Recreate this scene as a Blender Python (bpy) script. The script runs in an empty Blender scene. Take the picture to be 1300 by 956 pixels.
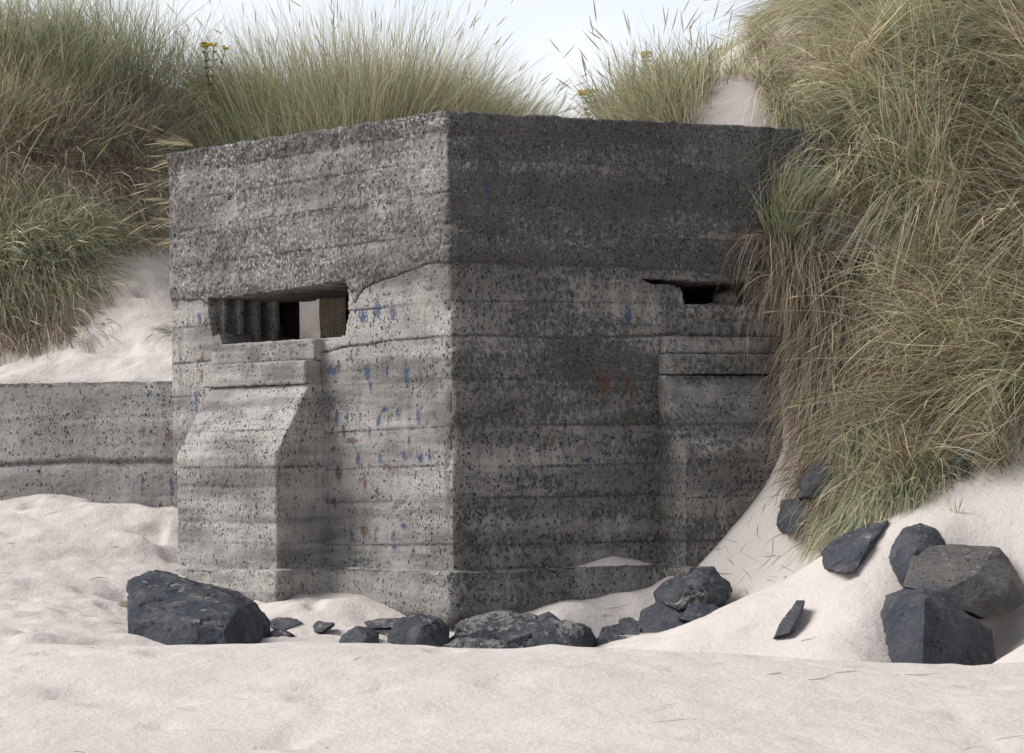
import bpy, bmesh, math, random
import numpy as np
from mathutils import Vector, Matrix

random.seed(7)
RNG = np.random.default_rng(11)
scene = bpy.context.scene
COL = scene.collection
rad = math.radians

# ------------------------------------------------------------------ camera
F = 2500.0
CAM = np.array([0.0, 0.0, 0.83])
pitch = math.atan(91 / F)
roll = rad(0.68)
fw = np.array([0, math.cos(pitch), math.sin(pitch)])
r0 = np.array([1.0, 0, 0]); u0 = np.array([0, -math.sin(pitch), math.cos(pitch)])
rt = r0 * math.cos(roll) - u0 * math.sin(roll)
up = u0 * math.cos(roll) + r0 * math.sin(roll)
cd = bpy.data.cameras.new('camera'); cam = bpy.data.objects.new('camera', cd); COL.objects.link(cam)
M = Matrix(((rt[0], up[0], -fw[0], CAM[0]), (rt[1], up[1], -fw[1], CAM[1]), (rt[2], up[2], -fw[2], CAM[2]), (0, 0, 0, 1)))
cam.matrix_world = M
cd.sensor_width = 36; cd.lens = F / 1300 * 36; cd.clip_end = 3000; cd.clip_start = 0.05
scene.camera = cam

def ray(px, py):
    return fw + rt * (px - 650) / F + up * (478 - py) / F
def at(px, py, D):
    d = ray(px, py); return CAM + d * (D / d[1])
def proj(P):
    q = np.asarray(P) - CAM
    z = q @ fw
    z = np.where(np.abs(z) < 1e-3, 1e-3, z)
    return 650 + F * (q @ rt) / z, 478 - F * (q @ up) / z, z
def on_plane(px, py, P, n):
    d = ray(px, py); t = np.dot(P - CAM, n) / np.dot(d, n)
    return CAM + d * t

# ------------------------------------------------------------------ noise
def _hash(ix, iy, iz, seed):
    h = (ix * 374761393 + iy * 668265263 + iz * 2147483647 + seed * 1274126177) & 0xffffffff
    h = ((h ^ (h >> 13)) * 1274126177) & 0xffffffff
    h = ((h ^ (h >> 16)) * 2246822519) & 0xffffffff
    return ((h ^ (h >> 15)) & 0xffffff) / float(0xffffff)
def vnoise(P, s=1.0, seed=0):
    P = np.asarray(P, float)
    if P.shape[-1] == 2: P = np.concatenate([P, np.zeros(P.shape[:-1] + (1,))], -1)
    q = P * s + 917.3; i = np.floor(q).astype(np.int64); f = q - i; f = f * f * (3 - 2 * f)
    r = 0
    for dx in (0, 1):
        wx = f[..., 0] if dx else 1 - f[..., 0]
        for dy in (0, 1):
            wy = f[..., 1] if dy else 1 - f[..., 1]
            for dz in (0, 1):
                wz = f[..., 2] if dz else 1 - f[..., 2]
                r = r + wx * wy * wz * _hash(i[..., 0] + dx, i[..., 1] + dy, i[..., 2] + dz, seed)
    return r * 2 - 1
def fbm(P, s=1.0, octs=4, seed=0, gain=.5):
    r = 0; a = 1; t = 0
    for k in range(octs):
        r = r + a * vnoise(P, s, seed + k * 13); t += a; a *= gain; s *= 2.03
    return r / t
def sstep(a, b, x):
    t = np.clip((x - a) / (b - a), 0, 1); return t * t * (3 - 2 * t)
def in_poly(x, y, poly):
    x = np.asarray(x); y = np.asarray(y); c = np.zeros(x.shape, bool)
    n = len(poly)
    for i in range(n):
        x1, y1 = poly[i]; x2, y2 = poly[(i + 1) % n]
        if y1 == y2: continue
        k = ((y1 > y) != (y2 > y)) & (x < (x2 - x1) * (y - y1) / (y2 - y1) + x1)
        c ^= k
    return c

# ------------------------------------------------------------------ object helpers
def link_mesh(name, me, mat=None, parent=None, smooth=False):
    o = bpy.data.objects.new(name, me); COL.objects.link(o)
    if mat: me.materials.append(mat)
    if parent: o.parent = parent
    if smooth: me.polygons.foreach_set('use_smooth', [True] * len(me.polygons))
    return o
def mesh_np(name, V, Fq, mat=None, parent=None, smooth=False, attrs=None):
    me = bpy.data.meshes.new(name)
    V = np.asarray(V, np.float32); Fq = np.asarray(Fq, np.int32)
    k = Fq.shape[1]
    me.vertices.add(len(V)); me.vertices.foreach_set('co', V.ravel())
    me.loops.add(Fq.size); me.loops.foreach_set('vertex_index', Fq.ravel())
    me.polygons.add(len(Fq)); me.polygons.foreach_set('loop_start', np.arange(0, Fq.size, k, dtype=np.int32))
    me.update(calc_edges=True)
    if attrs:
        for an, A in attrs.items():
            a = me.attributes.new(an, 'FLOAT_COLOR', 'POINT'); a.data.foreach_set('color', np.asarray(A, np.float32).ravel())
    me.validate()
    return link_mesh(name, me, mat, parent, smooth)
def tag(o, label=None, cat=None, group=None, kind=None):
    if label: o['label'] = label
    if cat: o['category'] = cat
    if group: o['group'] = group
    if kind: o['kind'] = kind
    return o
def empty(name, loc, label, cat, group=None):
    o = bpy.data.objects.new(name, None); COL.objects.link(o); o.location = Vector(loc)
    o.empty_display_size = .1
    return tag(o, label, cat, group)
def rebase(root):
    pass
def child(o, root):
    o.parent = root; o.matrix_parent_inverse = Matrix.Translation(root.location).inverted(); return o

# ------------------------------------------------------------------ node helpers
class NT:
    def __init__(s, name):
        s.m = bpy.data.materials.new(name); s.m.use_nodes = True; s.t = s.m.node_tree; s.t.nodes.clear()
        s.out = s.n('ShaderNodeOutputMaterial')
        s.co = s.n('ShaderNodeTexCoord').outputs['Object']
    def n(s, k, **kw):
        nd = s.t.nodes.new(k)
        for a, b in kw.items(): setattr(nd, a, b)
        return nd
    def l(s, a, b): s.t.links.new(a, b)
    def put(s, sock, v):
        if hasattr(v, 'links') or hasattr(v, 'is_linked'): s.l(v, sock)
        else: sock.default_value = v
    def map(s, scale=(1, 1, 1), loc=(0, 0, 0)):
        nd = s.n('ShaderNodeMapping'); s.l(s.co, nd.inputs[0]); nd.inputs['Scale'].default_value = scale; nd.inputs['Location'].default_value = loc
        return nd.outputs[0]
    def noise(s, scale, detail=4, rough=.55, vec=None, dist=0):
        nd = s.n('ShaderNodeTexNoise'); s.l(vec or s.co, nd.inputs['Vector'])
        nd.inputs['Scale'].default_value = scale; nd.inputs['Detail'].default_value = detail; nd.inputs['Roughness'].default_value = rough; nd.inputs['Distortion'].default_value = dist
        return nd.outputs['Fac']
    def vor(s, scale, vec=None, out='Distance', rnd=1):
        nd = s.n('ShaderNodeTexVoronoi'); s.l(vec or s.co, nd.inputs['Vector']); nd.inputs['Scale'].default_value = scale; nd.inputs['Randomness'].default_value = rnd
        return nd.outputs[out]
    def rng(s, v, a, b, c=0, d=1, smooth=True):
        nd = s.n('ShaderNodeMapRange'); nd.interpolation_type = 'SMOOTHSTEP' if smooth else 'LINEAR'
        s.put(nd.inputs[0], v)
        for i, x in enumerate((a, b, c, d)): s.put(nd.inputs[i + 1], x)
        return nd.outputs[0]
    def math(s, op, a, b=0.0, clamp=False):
        nd = s.n('ShaderNodeMath', operation=op); nd.use_clamp = clamp; s.put(nd.inputs[0], a); s.put(nd.inputs[1], b); return nd.outputs[0]
    def mix(s, f, a, b, blend='MIX'):
        nd = s.n('ShaderNodeMix', data_type='RGBA', blend_type=blend)
        s.put(nd.inputs[0], f); s.put(nd.inputs[6], a if hasattr(a, 'links') or not isinstance(a, tuple) else (*a, 1) if len(a) == 3 else a)
        s.put(nd.inputs[7], b if not isinstance(b, tuple) else (*b, 1) if len(b) == 3 else b)
        return nd.outputs[2]
    def bump(s, h, dist, strength=1, nrm=None):
        nd = s.n('ShaderNodeBump'); s.l(h, nd.inputs['Height']); nd.inputs['Distance'].default_value = dist; nd.inputs['Strength'].default_value = strength
        if nrm: s.l(nrm, nd.inputs['Normal'])
        return nd.outputs[0]
    def attr(s, name):
        a = s.n('ShaderNodeAttribute'); a.attribute_name = name; sp = s.n('ShaderNodeSeparateColor'); s.l(a.outputs['Color'], sp.inputs[0])
        return sp.outputs[0], sp.outputs[1], sp.outputs[2], a.outputs['Alpha'], a.outputs['Color']
    def finish(s, col, rough=.9, nrm=None, spec=.3):
        b = s.n('ShaderNodeBsdfPrincipled'); s.put(b.inputs['Base Color'], (*col, 1) if isinstance(col, tuple) and len(col) == 3 else col)
        s.put(b.inputs['Roughness'], rough); b.inputs['Specular IOR Level'].default_value = spec
        if nrm: s.l(nrm, b.inputs['Normal'])
        s.l(b.outputs[0], s.out.inputs[0]); return s.m

def concrete_mat(name, use_attr=True, light=(.455, .434, .408), darkc=(.165, .157, .148), pit_amt=.62, dark_bias=0.0, white_bias=0.0):
    t = NT(name)
    if use_attr:
        blue, rust, dk, wh, _ = t.attr('stain_shade')
        dk = t.math('ADD', dk, dark_bias)
    else:
        blue = rust = None; dk = dark_bias; wh = white_bias
    big = t.noise(2.2, 6, .6)
    band = t.noise(1.0, 5, .65, t.map((.9, .9, 9)))
    c = t.mix(t.rng(t.math('ADD', t.math('MULTIPLY', big, .55), t.math('MULTIPLY', band, .45)), .4, .6), darkc, light)
    # warm / cool drift
    c = t.mix(t.rng(t.noise(4.3, 4, .6), .45, .7, 0, .35), c, (.29, .26, .235))
    # fine grain
    g = t.noise(160, 3, .6)
    c = t.mix(t.rng(g, .3, .7, .0, .55), c, t.mix(.5, c, (.13, .125, .12)))
    # vertical streaks
    st = t.noise(20, 5, .7, t.map((1, 1, .08), (3, 1, 0)))
    c = t.mix(t.rng(st, .52, .72, 0, .5), c, (.12, .115, .11))
    c = t.mix(t.math('MULTIPLY', t.rng(dk, .2, .65, 0, .72), t.rng(t.noise(14, 4, .65, t.map((1, 1, .3), (8, 1, 0))), .35, .6, .4, 1)), c, (.13, .122, .115))  # broad darkening; also carries the shade painted on the right face
    # exposed aggregate / barnacle pits
    vmap = t.map((1, 1, .62))
    wob = t.n('ShaderNodeTexNoise'); wob.inputs['Scale'].default_value = 60; wob.inputs['Detail'].default_value = 2; t.l(vmap, wob.inputs['Vector'])
    vm = t.n('ShaderNodeVectorMath', operation='MULTIPLY_ADD'); t.l(wob.outputs['Color'], vm.inputs[0]); vm.inputs[1].default_value = (.026, .026, .026); t.l(vmap, vm.inputs[2])
    wv = vm.outputs[0]
    v1 = t.vor(80, wv); v1r = t.vor(80, wv, 'Color')
    sep = t.n('ShaderNodeSeparateColor'); t.l(v1r, sep.inputs[0])
    patch = t.noise(3.4, 5, .62, t.map((1, 1, 1.7), (7, 2, 5)))
    bpatch = t.noise(1.6, 5, .65, t.map((.8, .8, 3.5), (3, 3, 9)))
    thr = t.math('ADD', t.rng(t.math('ADD', t.math('MULTIPLY', patch, .5), t.math('MULTIPLY', bpatch, .5)), .44, .58, .02, 1.1), t.math('MULTIPLY', dk, .4))
    sel = t.math('GREATER_THAN', t.math('MULTIPLY', thr, pit_amt * 1.5), sep.outputs[0])
    size = t.rng(sep.outputs[1], 0, 1, .08, .44)
    pit = t.math('MULTIPLY', sel, t.rng(t.math('SUBTRACT', size, v1), 0, .1))
    v2 = t.vor(140, wv)
    pit2 = t.math('MULTIPLY', t.rng(v2, .16, .3, 1, 0), t.rng(t.noise(7, 4, .6, t.map((1, 1, 1), (1, 8, 3))), .4, .58))
    v4 = t.vor(108, wv); v4r = t.vor(108, wv, 'Color'); s4 = t.n('ShaderNodeSeparateColor'); t.l(v4r, s4.inputs[0])
    pit2 = t.math('MAXIMUM', pit2, t.math('MULTIPLY', t.math('GREATER_THAN', t.math('MULTIPLY', thr, .75), s4.outputs[0]), t.rng(v4, .2, .38, 1, 0)))
    pit2 = t.math('MULTIPLY', pit2, .78)
    # black lichen, grows in horizontal bands and speckle
    li = t.math('ADD', t.noise(48, 6, .72, t.map((1, 1, .7))), t.math('MULTIPLY', t.math('SUBTRACT', t.noise(2.6, 5, .6, t.map((.8, .8, 3.6), (0, 4, 2))), .5), .62))
    lim = t.rng(t.math('ADD', li, t.math('MULTIPLY', t.math('SUBTRACT', dk, .62), .42)), .5, .62)
    c = t.mix(t.math('MULTIPLY', lim, t.rng(t.noise(120, 3, .7), .3, .65, .4, .92)), c, (.05, .048, .046))
    c = t.mix(pit2, c, (.06, .058, .056))
    c = t.mix(t.math('MULTIPLY', pit, .88), c, (.03, .03, .034))
    # pale lichen flecks
    v3 = t.vor(95, t.map((1, 1, .8), (5, 5, 5)))
    wn = t.noise(75, 4, .7, t.map((1, 1, .8), (2, 9, 1)))
    wm = t.rng(t.math('ADD', wn, t.math('MULTIPLY', wh, .17)), .66, .74)
    wm = t.math('MULTIPLY', wm, t.rng(wh, .02, .4, .25, 1))
    c = t.mix(t.math('MULTIPLY', wm, .7), c, (.5, .49, .47))
    if use_attr:
        edge = t.noise(120, 5, .8, t.map((1, 1, .5)))
        bm_ = t.rng(t.math('ADD', blue, t.math('MULTIPLY', t.math('SUBTRACT', edge, .5), 3.2)), .5, .75)
        rm_ = t.rng(t.math('ADD', rust, t.math('MULTIPLY', t.math('SUBTRACT', edge, .5), 2.6)), .4, .9)
        c = t.mix(t.math('MULTIPLY', t.math('MULTIPLY', bm_, t.rng(blue, .05, .25)), .78), c, (.038, .065, .14))
        c = t.mix(t.math('MULTIPLY', t.math('MULTIPLY', rm_, t.rng(rust, .05, .25)), .75), c, (.11, .05, .035))
    h = t.math('SUBTRACT', t.math('ADD', t.math('MULTIPLY', t.noise(55, 6, .7), .8), t.math('MULTIPLY', g, .25)), t.math('ADD', t.math('MULTIPLY', pit, .9), t.math('MULTIPLY', lim, .15)))
    h = t.math('ADD', h, t.math('MULTIPLY', t.noise(1.0, 5, .7, t.map((1.5, 1.5, 30))), .5))
    return t.finish(c, .95, t.bump(h, .009, .9), .15)

def sand_mat():
    t = NT('sand')
    big = t.noise(.9, 6, .6); mid = t.noise(9, 6, .6); fine = t.noise(420, 3, .7); sp = t.noise(900, 2, .5)
    c = t.mix(t.rng(big, .35, .65), (.55, .505, .475), (.60, .555, .525))
    c = t.mix(t.rng(mid, .5, .75, 0, .2), c, (.47, .41, .375))
    c = t.mix(t.rng(fine, .35, .7, 0, .25), c, (.42, .34, .29))
    c = t.mix(t.math('MULTIPLY', t.rng(sp, .68, .72), .35), c, (.15, .12, .1))
    # bits of shell and stalk
    v = t.vor(55, t.map((1, 1, 1), (3, 3, 3))); 
    c = t.mix(t.math('MULTIPLY', t.rng(v, .06, .1, 1, 0), t.rng(t.noise(2, 3, .6), .58, .66, 0, .5)), c, (.2, .15, .11))
    h = t.math('ADD', t.math('MULTIPLY', t.noise(7, 8, .62), 1.0), t.math('ADD', t.math('MULTIPLY', fine, .06), t.math('MULTIPLY', t.noise(60, 4, .6), .22)))
    return t.finish(c, 1.0, t.bump(h, .03, .7), .05)

def rock_mat(name, barn=0.0, lichen=0.0, **kw):
    t = NT(name)
    c = t.mix(t.rng(t.noise(5, 6, .65), .35, .65), (.058, .066, .088), (.122, .130, .150))
    if 'weathered' in name: c = t.mix(t.rng(t.noise(6, 5, .6), .35, .6, .2, .85), c, (.21, .19, .17))
    c = t.mix(t.rng(t.noise(70, 5, .75), .45, .7, 0, .6), c, (.035, .037, .042))
    c = t.mix(t.rng(t.noise(9, 5, .7, t.map((1, 1, 1), (4, 4, 1))), .52, .66, 0, .6), c, (.20, .185, .17))
    # sand caught on upward ledges
    ge = t.n('ShaderNodeNewGeometry'); sx = t.n('ShaderNodeSeparateXYZ'); t.l(ge.outputs['Normal'], sx.inputs[0])
    sm = t.math('MULTIPLY', t.rng(sx.outputs[2], .82, .98), t.rng(t.noise(13, 6, .75), .56, .62))
    c = t.mix(t.math('MULTIPLY', sm, .85), c, (.52, .45, .41))
    h = t.math('ADD', t.math('MULTIPLY', t.noise(18, 10, .75), 1.6), t.math('MULTIPLY', t.noise(150, 3, .6), .3))
    if barn:
        m = t.math('MULTIPLY', t.rng(t.math('ADD', t.noise(38, 6, .75), t.math('MULTIPLY', t.math('SUBTRACT', t.noise(7, 3, .6), .5), .8)), .585 - .09 * barn, .64 - .09 * barn), t.rng(t.noise(130, 2, .6), .3, .6, .5, 1))
        c = t.mix(m, c, (.40, .385, .365)); h = t.math('ADD', h, t.math('MULTIPLY', m, .9))
    return t.finish(c, .82, t.bump(h, .03, 1), .35)

def grass_mat():
    t = NT('marram')
    a = t.n('ShaderNodeAttribute'); a.attribute_name = 'col'
    d = t.n('ShaderNodeBsdfPrincipled'); t.l(a.outputs['Color'], d.inputs['Base Color']); d.inputs['Roughness'].default_value = .6; d.inputs['Specular IOR Level'].default_value = .25
    tr = t.n('ShaderNodeBsdfTranslucent'); t.l(a.outputs['Color'], tr.inputs[0])
    mx = t.n('ShaderNodeMixShader'); mx.inputs[0].default_value = .28; t.l(d.outputs[0], mx.inputs[1]); t.l(tr.outputs[0], mx.inputs[2]); t.l(mx.outputs[0], t.out.inputs[0])
    return t.m

M_PB = concrete_mat('pillbox_concrete')
M_BUT = concrete_mat('buttress_concrete', False, (.36, .345, .325), (.22, .21, .2), .45, .22, .1)
M_PLI = concrete_mat('plinth_concrete', False, (.44, .41, .37), (.28, .26, .23), 1.15, .45, .3)
M_WAL = concrete_mat('sea_wall_concrete', True, (.46, .445, .43), (.28, .27, .26), .62, 0)
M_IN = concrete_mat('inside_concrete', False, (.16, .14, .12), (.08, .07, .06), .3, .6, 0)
M_RIB = concrete_mat('rib_concrete', False, (.48, .46, .43), (.2, .195, .19), .5, .35, .4)
M_PIER = concrete_mat('pier_concrete', False, (.5, .42, .32), (.34, .27, .2), .2, .2, 0)
M_SAND = sand_mat(); M_ROCK = rock_mat('basalt'); M_BARN = rock_mat('barnacled_rock', 1.0); M_ROCKL = rock_mat('basalt_few_barnacles', .25)
M_GR = grass_mat()
M_ROCKB = rock_mat('weathered_basalt', 0.0)

# ------------------------------------------------------------------ pillbox frame
L = 2.0; H = 2.19
V0 = at(575, 724, 9.4); ZP = V0[2]            # plinth top level
ang = [140.7, 80.7, 20.7, -39.3, -99.3, -159.3]
VX = [V0.copy()]
for a in ang[:5]:
    VX.append(VX[-1] + L * np.array([math.cos(rad(a)), math.sin(rad(a)), 0]))
CEN = sum(VX) / 6
def fdir(i): return np.array([math.cos(rad(ang[i])), math.sin(rad(ang[i])), 0])
def fnor(i):
    d = fdir(i); n = np.array([d[1], -d[0], 0]); m = VX[i] + d * L / 2 - CEN
    return n if n @ m > 0 else -n
nA = fnor(0); nB = fnor(5); dA = fdir(0); dB = -fdir(5)
def uvA(px, py):
    q = on_plane(px, py, V0, nA) - V0; return (q @ dA, q[2])
def uvB(px, py):
    q = on_plane(px, py, V0, nB) - V0; return (q @ dB, q[2])
print('proj P1 top', proj(VX[1] + [0, 0, H])[:2], 'V5', proj(VX[5] + [0, 0, H])[:2], 'V0 top', proj(V0 + [0, 0, H])[:2], 'ZP', ZP, VX)

holeA = [uvA(*p) for p in [(266, 379), (300, 376), (350, 370), (400, 363), (442, 355), (445, 380), (444, 405), (440, 427), (400, 431), (350, 434), (300, 438), (284, 439), (279, 425), (270, 428)]]
holeB = [uvB(*p) for p in [(812, 354), (840, 355), (935, 358), (960, 360), (960, 386), (868, 386), (867, 376), (862, 366), (850, 362), (828, 361)]]
d2 = fdir(2)
def uv2(px, py):
    q = on_plane(px, py, VX[2], fnor(2)) - VX[2]; return (q @ d2, q[2])
_a = .03; _b = uv2(404, 380)[0] + .1; hole2 = [(_a, uv2(383, 372)[1]), (_b, uv2(383, 372)[1]), (_b, uv2(383, 455)[1]), (_a, uv2(383, 455)[1])]
print('holes', holeA[0], holeA[4], holeB[0], holeB[3], hole2)

# spots of old paint and rust, as (pixel centre, half width, half height)
BL_A = [(424,470,11,8),(468,472,5,14),(472,490,3,8),(517,478,5,20),(493,470,2,10),(428,532,5,12),(442,530,3,9),(458,528,3,6),(490,520,8,4),(507,525,5,8),(482,535,4,8),(532,530,4,14),(552,527,3,6),(455,582,4,9),(483,583,3,9),(513,580,5,9),(535,582,6,9),(546,580,3,7),(480,395,7,15),(462,402,8,12),(500,398,6,8),(447,682,3,7),(476,682,3,9),(498,683,4,8),(500,696,5,4),(513,668,6,4),(425,640,3,9),(250,510,4,18),(520,560,3,7),(255,405,4,8),(470,548,3,8)]
RU_A = [(432,465,5,8),(495,530,5,8),(437,550,4,11),(446,560,12,4),(423,570,5,4),(430,600,6,13),(463,610,4,16),(495,595,11,4),(462,673,8,9),(478,672,4,5),(562,490,4,6),(258,475,5,10),(258,455,3,6),(418,530,3,7),(536,480,3,8),(523,244,5,5)]
RU_B = [(768,490,8,22),(762,484,10,6),(795,485,5,8),(801,502,4,16),(793,538,3,9),(842,555,4,14),(845,578,7,8),(700,560,3,8),(935,290,4,5)]
BL_B = [(796,400,6,18),(617,245,4,12),(745,585,6,4),(850,630,5,10),(640,505,3,6)]
def spot_field(U, Vv, uvf, spots, seed):
    r = np.zeros(U.shape)
    for (x, y, hw, hh) in spots:
        u, v = uvf(x, y); u1, v1 = uvf(x + hw, y); u2, v2 = uvf(x, y + hh)
        a = abs(u1 - u) * .78; b = abs(v2 - v) * .95
        m = (np.abs(U - u) < a * 3) & (np.abs(Vv - v) < b * 3)
        if not m.any(): continue
        q = np.stack([U[m], Vv[m]], -1)
        d = ((U[m] - u) / a) ** 2 + ((Vv[m] - v) / b) ** 2
        d = d + .35 * vnoise(q * [1, .35], 90, seed) + .3 * vnoise(q, 40, seed + 3)
        r[m] = np.maximum(r[m], np.exp(-.75 * np.clip(d, 0, 9)))
    return r

# joint curves (v as a function of u) of the big day joints
def curve(uvf, pts):
    q = np.array(sorted([uvf(*p) for p in pts])); return lambda u: np.interp(u, q[:, 0], q[:, 1])
jA1 = curve(uvA, [(575,335),(545,334),(520,345),(490,355),(465,365),(452,385),(446,366),(430,366),(400,372),(330,380),(266,386),(256,381),(222,382)])
jA2 = curve(uvA, [(575,427),(540,430),(500,432),(470,437),(445,440),(415,447),(222,462)])
jB1 = curve(uvB, [(575,332),(650,334),(750,337),(850,341),(960,350),(1040,355)])
jB2 = curve(uvB, [(575,425),(650,427),(720,430),(800,427),(850,425),(1040,424)])
layers = [.12, .33, .50, .68, .92, 1.28, 1.62, 1.80, 1.98, 2.1]

def wall_disp(P, U, Vv, face):
    """outward offset of the weathered face, metres"""
    d = np.zeros(U.shape)
    n = np.stack([U + face * 7.3, Vv, np.zeros_like(U)], -1)
    wob = .006 * fbm(n, 3, 3, 5)
    for k, lv in enumerate(layers):
        lvv = lv + wob + .01 * math.sin(k * 3 + face) - (0.02 * U if face == 0 else 0)
        d += (math.sin(k * 12.9 + face * 4) * .003) * sstep(-.002, .004, Vv - lvv)
        d -= .004 * np.exp(-((Vv - lvv) / .004) ** 2) * sstep(-.3, .3, fbm(n * [1, 0, 0] + k, 4, 3, 31 + k))
    if face in (0, 5):
        j1 = (jA1 if face == 0 else jB1)(U) + .008 * fbm(n, 14, 4, 77)
        j2 = (jA2 if face == 0 else jB2)(U) + .008 * fbm(n, 14, 4, 78)
    else:
        j1 = 1.5 + wob; j2 = 1.14 + wob
    for j, dep in ((j1, .016), (j2, .013)):
        w = .0035 + .003 * np.clip(fbm(n, 6, 3, 9), 0, 1)
        d -= dep * np.exp(-((Vv - j) / w) ** 2) * (.55 + .45 * vnoise(n, 5, 41))
    up_ = sstep(-.03, .05, Vv - j1)
    d += up_ * (.008 + .010 * fbm(P, 9, 4, 3) + .006 * fbm(P * [1, 1, 1.6], 38, 3, 8))
    d += (1 - up_) * (.004 * fbm(P, 7, 3, 4) + .0022 * fbm(P, 45, 3, 6))
    # spalled band along the very top
    top = sstep(H - .11, H - .05, Vv + .02 * fbm(n, 5, 3, 61))
    d += top * (.012 + .012 * fbm(P, 30, 3, 19))
    if face in (0, 5):
        d -= np.exp(-(U / .018) ** 2) * (.004 + .04 * np.clip(fbm(P, 11, 4, 66) + .05, 0, 1))
    pits = fbm(P, 28, 2, 90)
    d -= .006 * sstep(.42, .6, pits)
    return d, up_, j1, j2

def board_dk(n3, v, face, slope=0):
    r = 0 * v; wob = .006 * fbm(n3, 3, 3, 5)
    for k, lv in enumerate(layers):
        lvv = lv + wob + .01 * math.sin(k * 3 + face) - slope
        r = r + (.10 * math.sin(k * 7.7 + face * 3)) * (sstep(-.004, .004, v - lvv) - sstep(-.004, .004, v - lvv - .19))
        r = r + .55 * np.exp(-((v - lvv) / .0045) ** 2) * sstep(-.35, .25, fbm(n3 * [1, 0, 0] + k, 3, 4, 31 + k))
    return r
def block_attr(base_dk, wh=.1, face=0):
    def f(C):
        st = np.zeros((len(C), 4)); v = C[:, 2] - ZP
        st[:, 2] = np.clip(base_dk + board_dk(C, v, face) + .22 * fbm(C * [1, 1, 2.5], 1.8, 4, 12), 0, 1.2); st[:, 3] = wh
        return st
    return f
def shell(step, voff=0.0):
    cols = []   # (face, u)
    for i in range(6):
        fine = i in (0, 5)
        n = int(L / (step if fine else .06))
        for k in range(n): cols.append((i, k * L / n))
    fa = np.array([c[0] for c in cols]); uu = np.array([c[1] for c in cols])
    base = np.array([VX[i] + fdir(i) * u for i, u in cols])
    nor = np.array([fnor(i) for i, _ in cols])
    for j, (i, u) in enumerate(cols):
        if u == 0:
            b = fnor(i) + fnor((i - 1) % 6); nor[j] = b / (b @ fnor(i))
    vs = np.concatenate([[-.4], np.arange(-.02, H + .001, step)])
    U = uu[:, None] + 0 * vs[None]; Vv = vs[None] + 0 * uu[:, None]
    P = base[:, None, :] + np.stack([0 * U, 0 * U, Vv], -1)
    # u measured from V0 for the right face
    Uo = U.copy(); Uo[fa == 5] = L - U[fa == 5]
    D = np.zeros_like(U); ups = np.zeros_like(U); st = np.zeros(U.shape + (4,))
    for f in range(6):
        m = fa == f
        D[m], ups[m], j1, j2 = wall_disp(P[m], Uo[m], Vv[m], f)
        u_, v_ = Uo[m], Vv[m]
        n3 = np.stack([u_ + f * 5, v_, 0 * u_], -1)
        if f in (0, 5):
            uvf = uvA if f == 0 else uvB
            st[m, :, 0] = spot_field(u_, v_, uvf, BL_A if f == 0 else BL_B, 1)
            st[m, :, 1] = spot_field(u_, v_, uvf, RU_A if f == 0 else RU_B, 2)
        # dark lichen (right face adds painted shade): strongest above the first day joint, bands above it
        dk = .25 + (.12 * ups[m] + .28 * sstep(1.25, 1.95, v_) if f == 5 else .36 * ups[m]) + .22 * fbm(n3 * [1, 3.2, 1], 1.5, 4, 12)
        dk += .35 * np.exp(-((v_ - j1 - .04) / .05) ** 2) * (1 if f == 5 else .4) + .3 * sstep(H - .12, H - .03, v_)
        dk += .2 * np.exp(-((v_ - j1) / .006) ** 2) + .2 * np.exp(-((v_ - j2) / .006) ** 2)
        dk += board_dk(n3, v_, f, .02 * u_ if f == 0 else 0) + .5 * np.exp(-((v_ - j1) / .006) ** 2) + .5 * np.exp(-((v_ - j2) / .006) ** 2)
        if f == 5:  # whole right face darker: lichen, with its shade put into the colour too
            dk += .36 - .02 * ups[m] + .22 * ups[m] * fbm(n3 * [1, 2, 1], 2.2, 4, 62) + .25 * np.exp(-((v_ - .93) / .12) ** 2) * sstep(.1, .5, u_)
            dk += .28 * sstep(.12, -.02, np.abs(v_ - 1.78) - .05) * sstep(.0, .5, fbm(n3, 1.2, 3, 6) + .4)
        if f == 0:
            dk += -.10 * sstep(.55, 0, u_) + .1 * sstep(.8, 1.9, u_) * ups[m]
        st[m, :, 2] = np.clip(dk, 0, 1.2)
        wh = ups[m] * (.45 + .6 * fbm(n3, 3, 3, 15)) * (1 if f == 0 else .3) + .1
        st[m, :, 3] = np.clip(wh, 0, 1)
    # ragged top
    tw = sstep(H - .12, H, Vv)
    P2 = P + nor[:, None, :] * D[..., None]
    P2[..., 2] += tw * (.010 * fbm(P * [1, 1, 0], 3, 3, 50) + .012 * fbm(P * [1, 1, 0], 22, 3, 51))
    # closing rows: rounded arris and inward
    rows = [P2]
    for k, (ins, dz) in enumerate(((.012, .006), (.035, .011), (.09, .006), (.2, -.005))):
        r = P2[:, -1:, :] - nor[:, None, :] * ins; r[..., 2] += dz + .008 * fbm(r, 30, 3, 5); rows.append(r)
    P2 = np.concatenate(rows, 1)
    st = np.concatenate([st] + [st[:, -1:, :]] * 4, 1)
    nc, nr = P2.shape[:2]
    idx = np.arange(nc * nr).reshape(nc, nr); nx = np.roll(idx, -1, 0)
    Q = np.stack([idx[:, :-1], nx[:, :-1], nx[:, 1:], idx[:, 1:]], -1)
    # holes
    keep = np.ones(Q.shape[:2], bool)
    uc = uu[:, None] + step / 2; vc = np.concatenate([(vs[:-1] + vs[1:]) / 2, [9] * 4])[None]
    nn = np.stack([uc + 0 * vc, vc + 0 * uc], -1)
    jit = .012 * fbm(nn, 22, 3, 71) ; jit2 = .012 * fbm(nn, 22, 3, 72)
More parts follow.
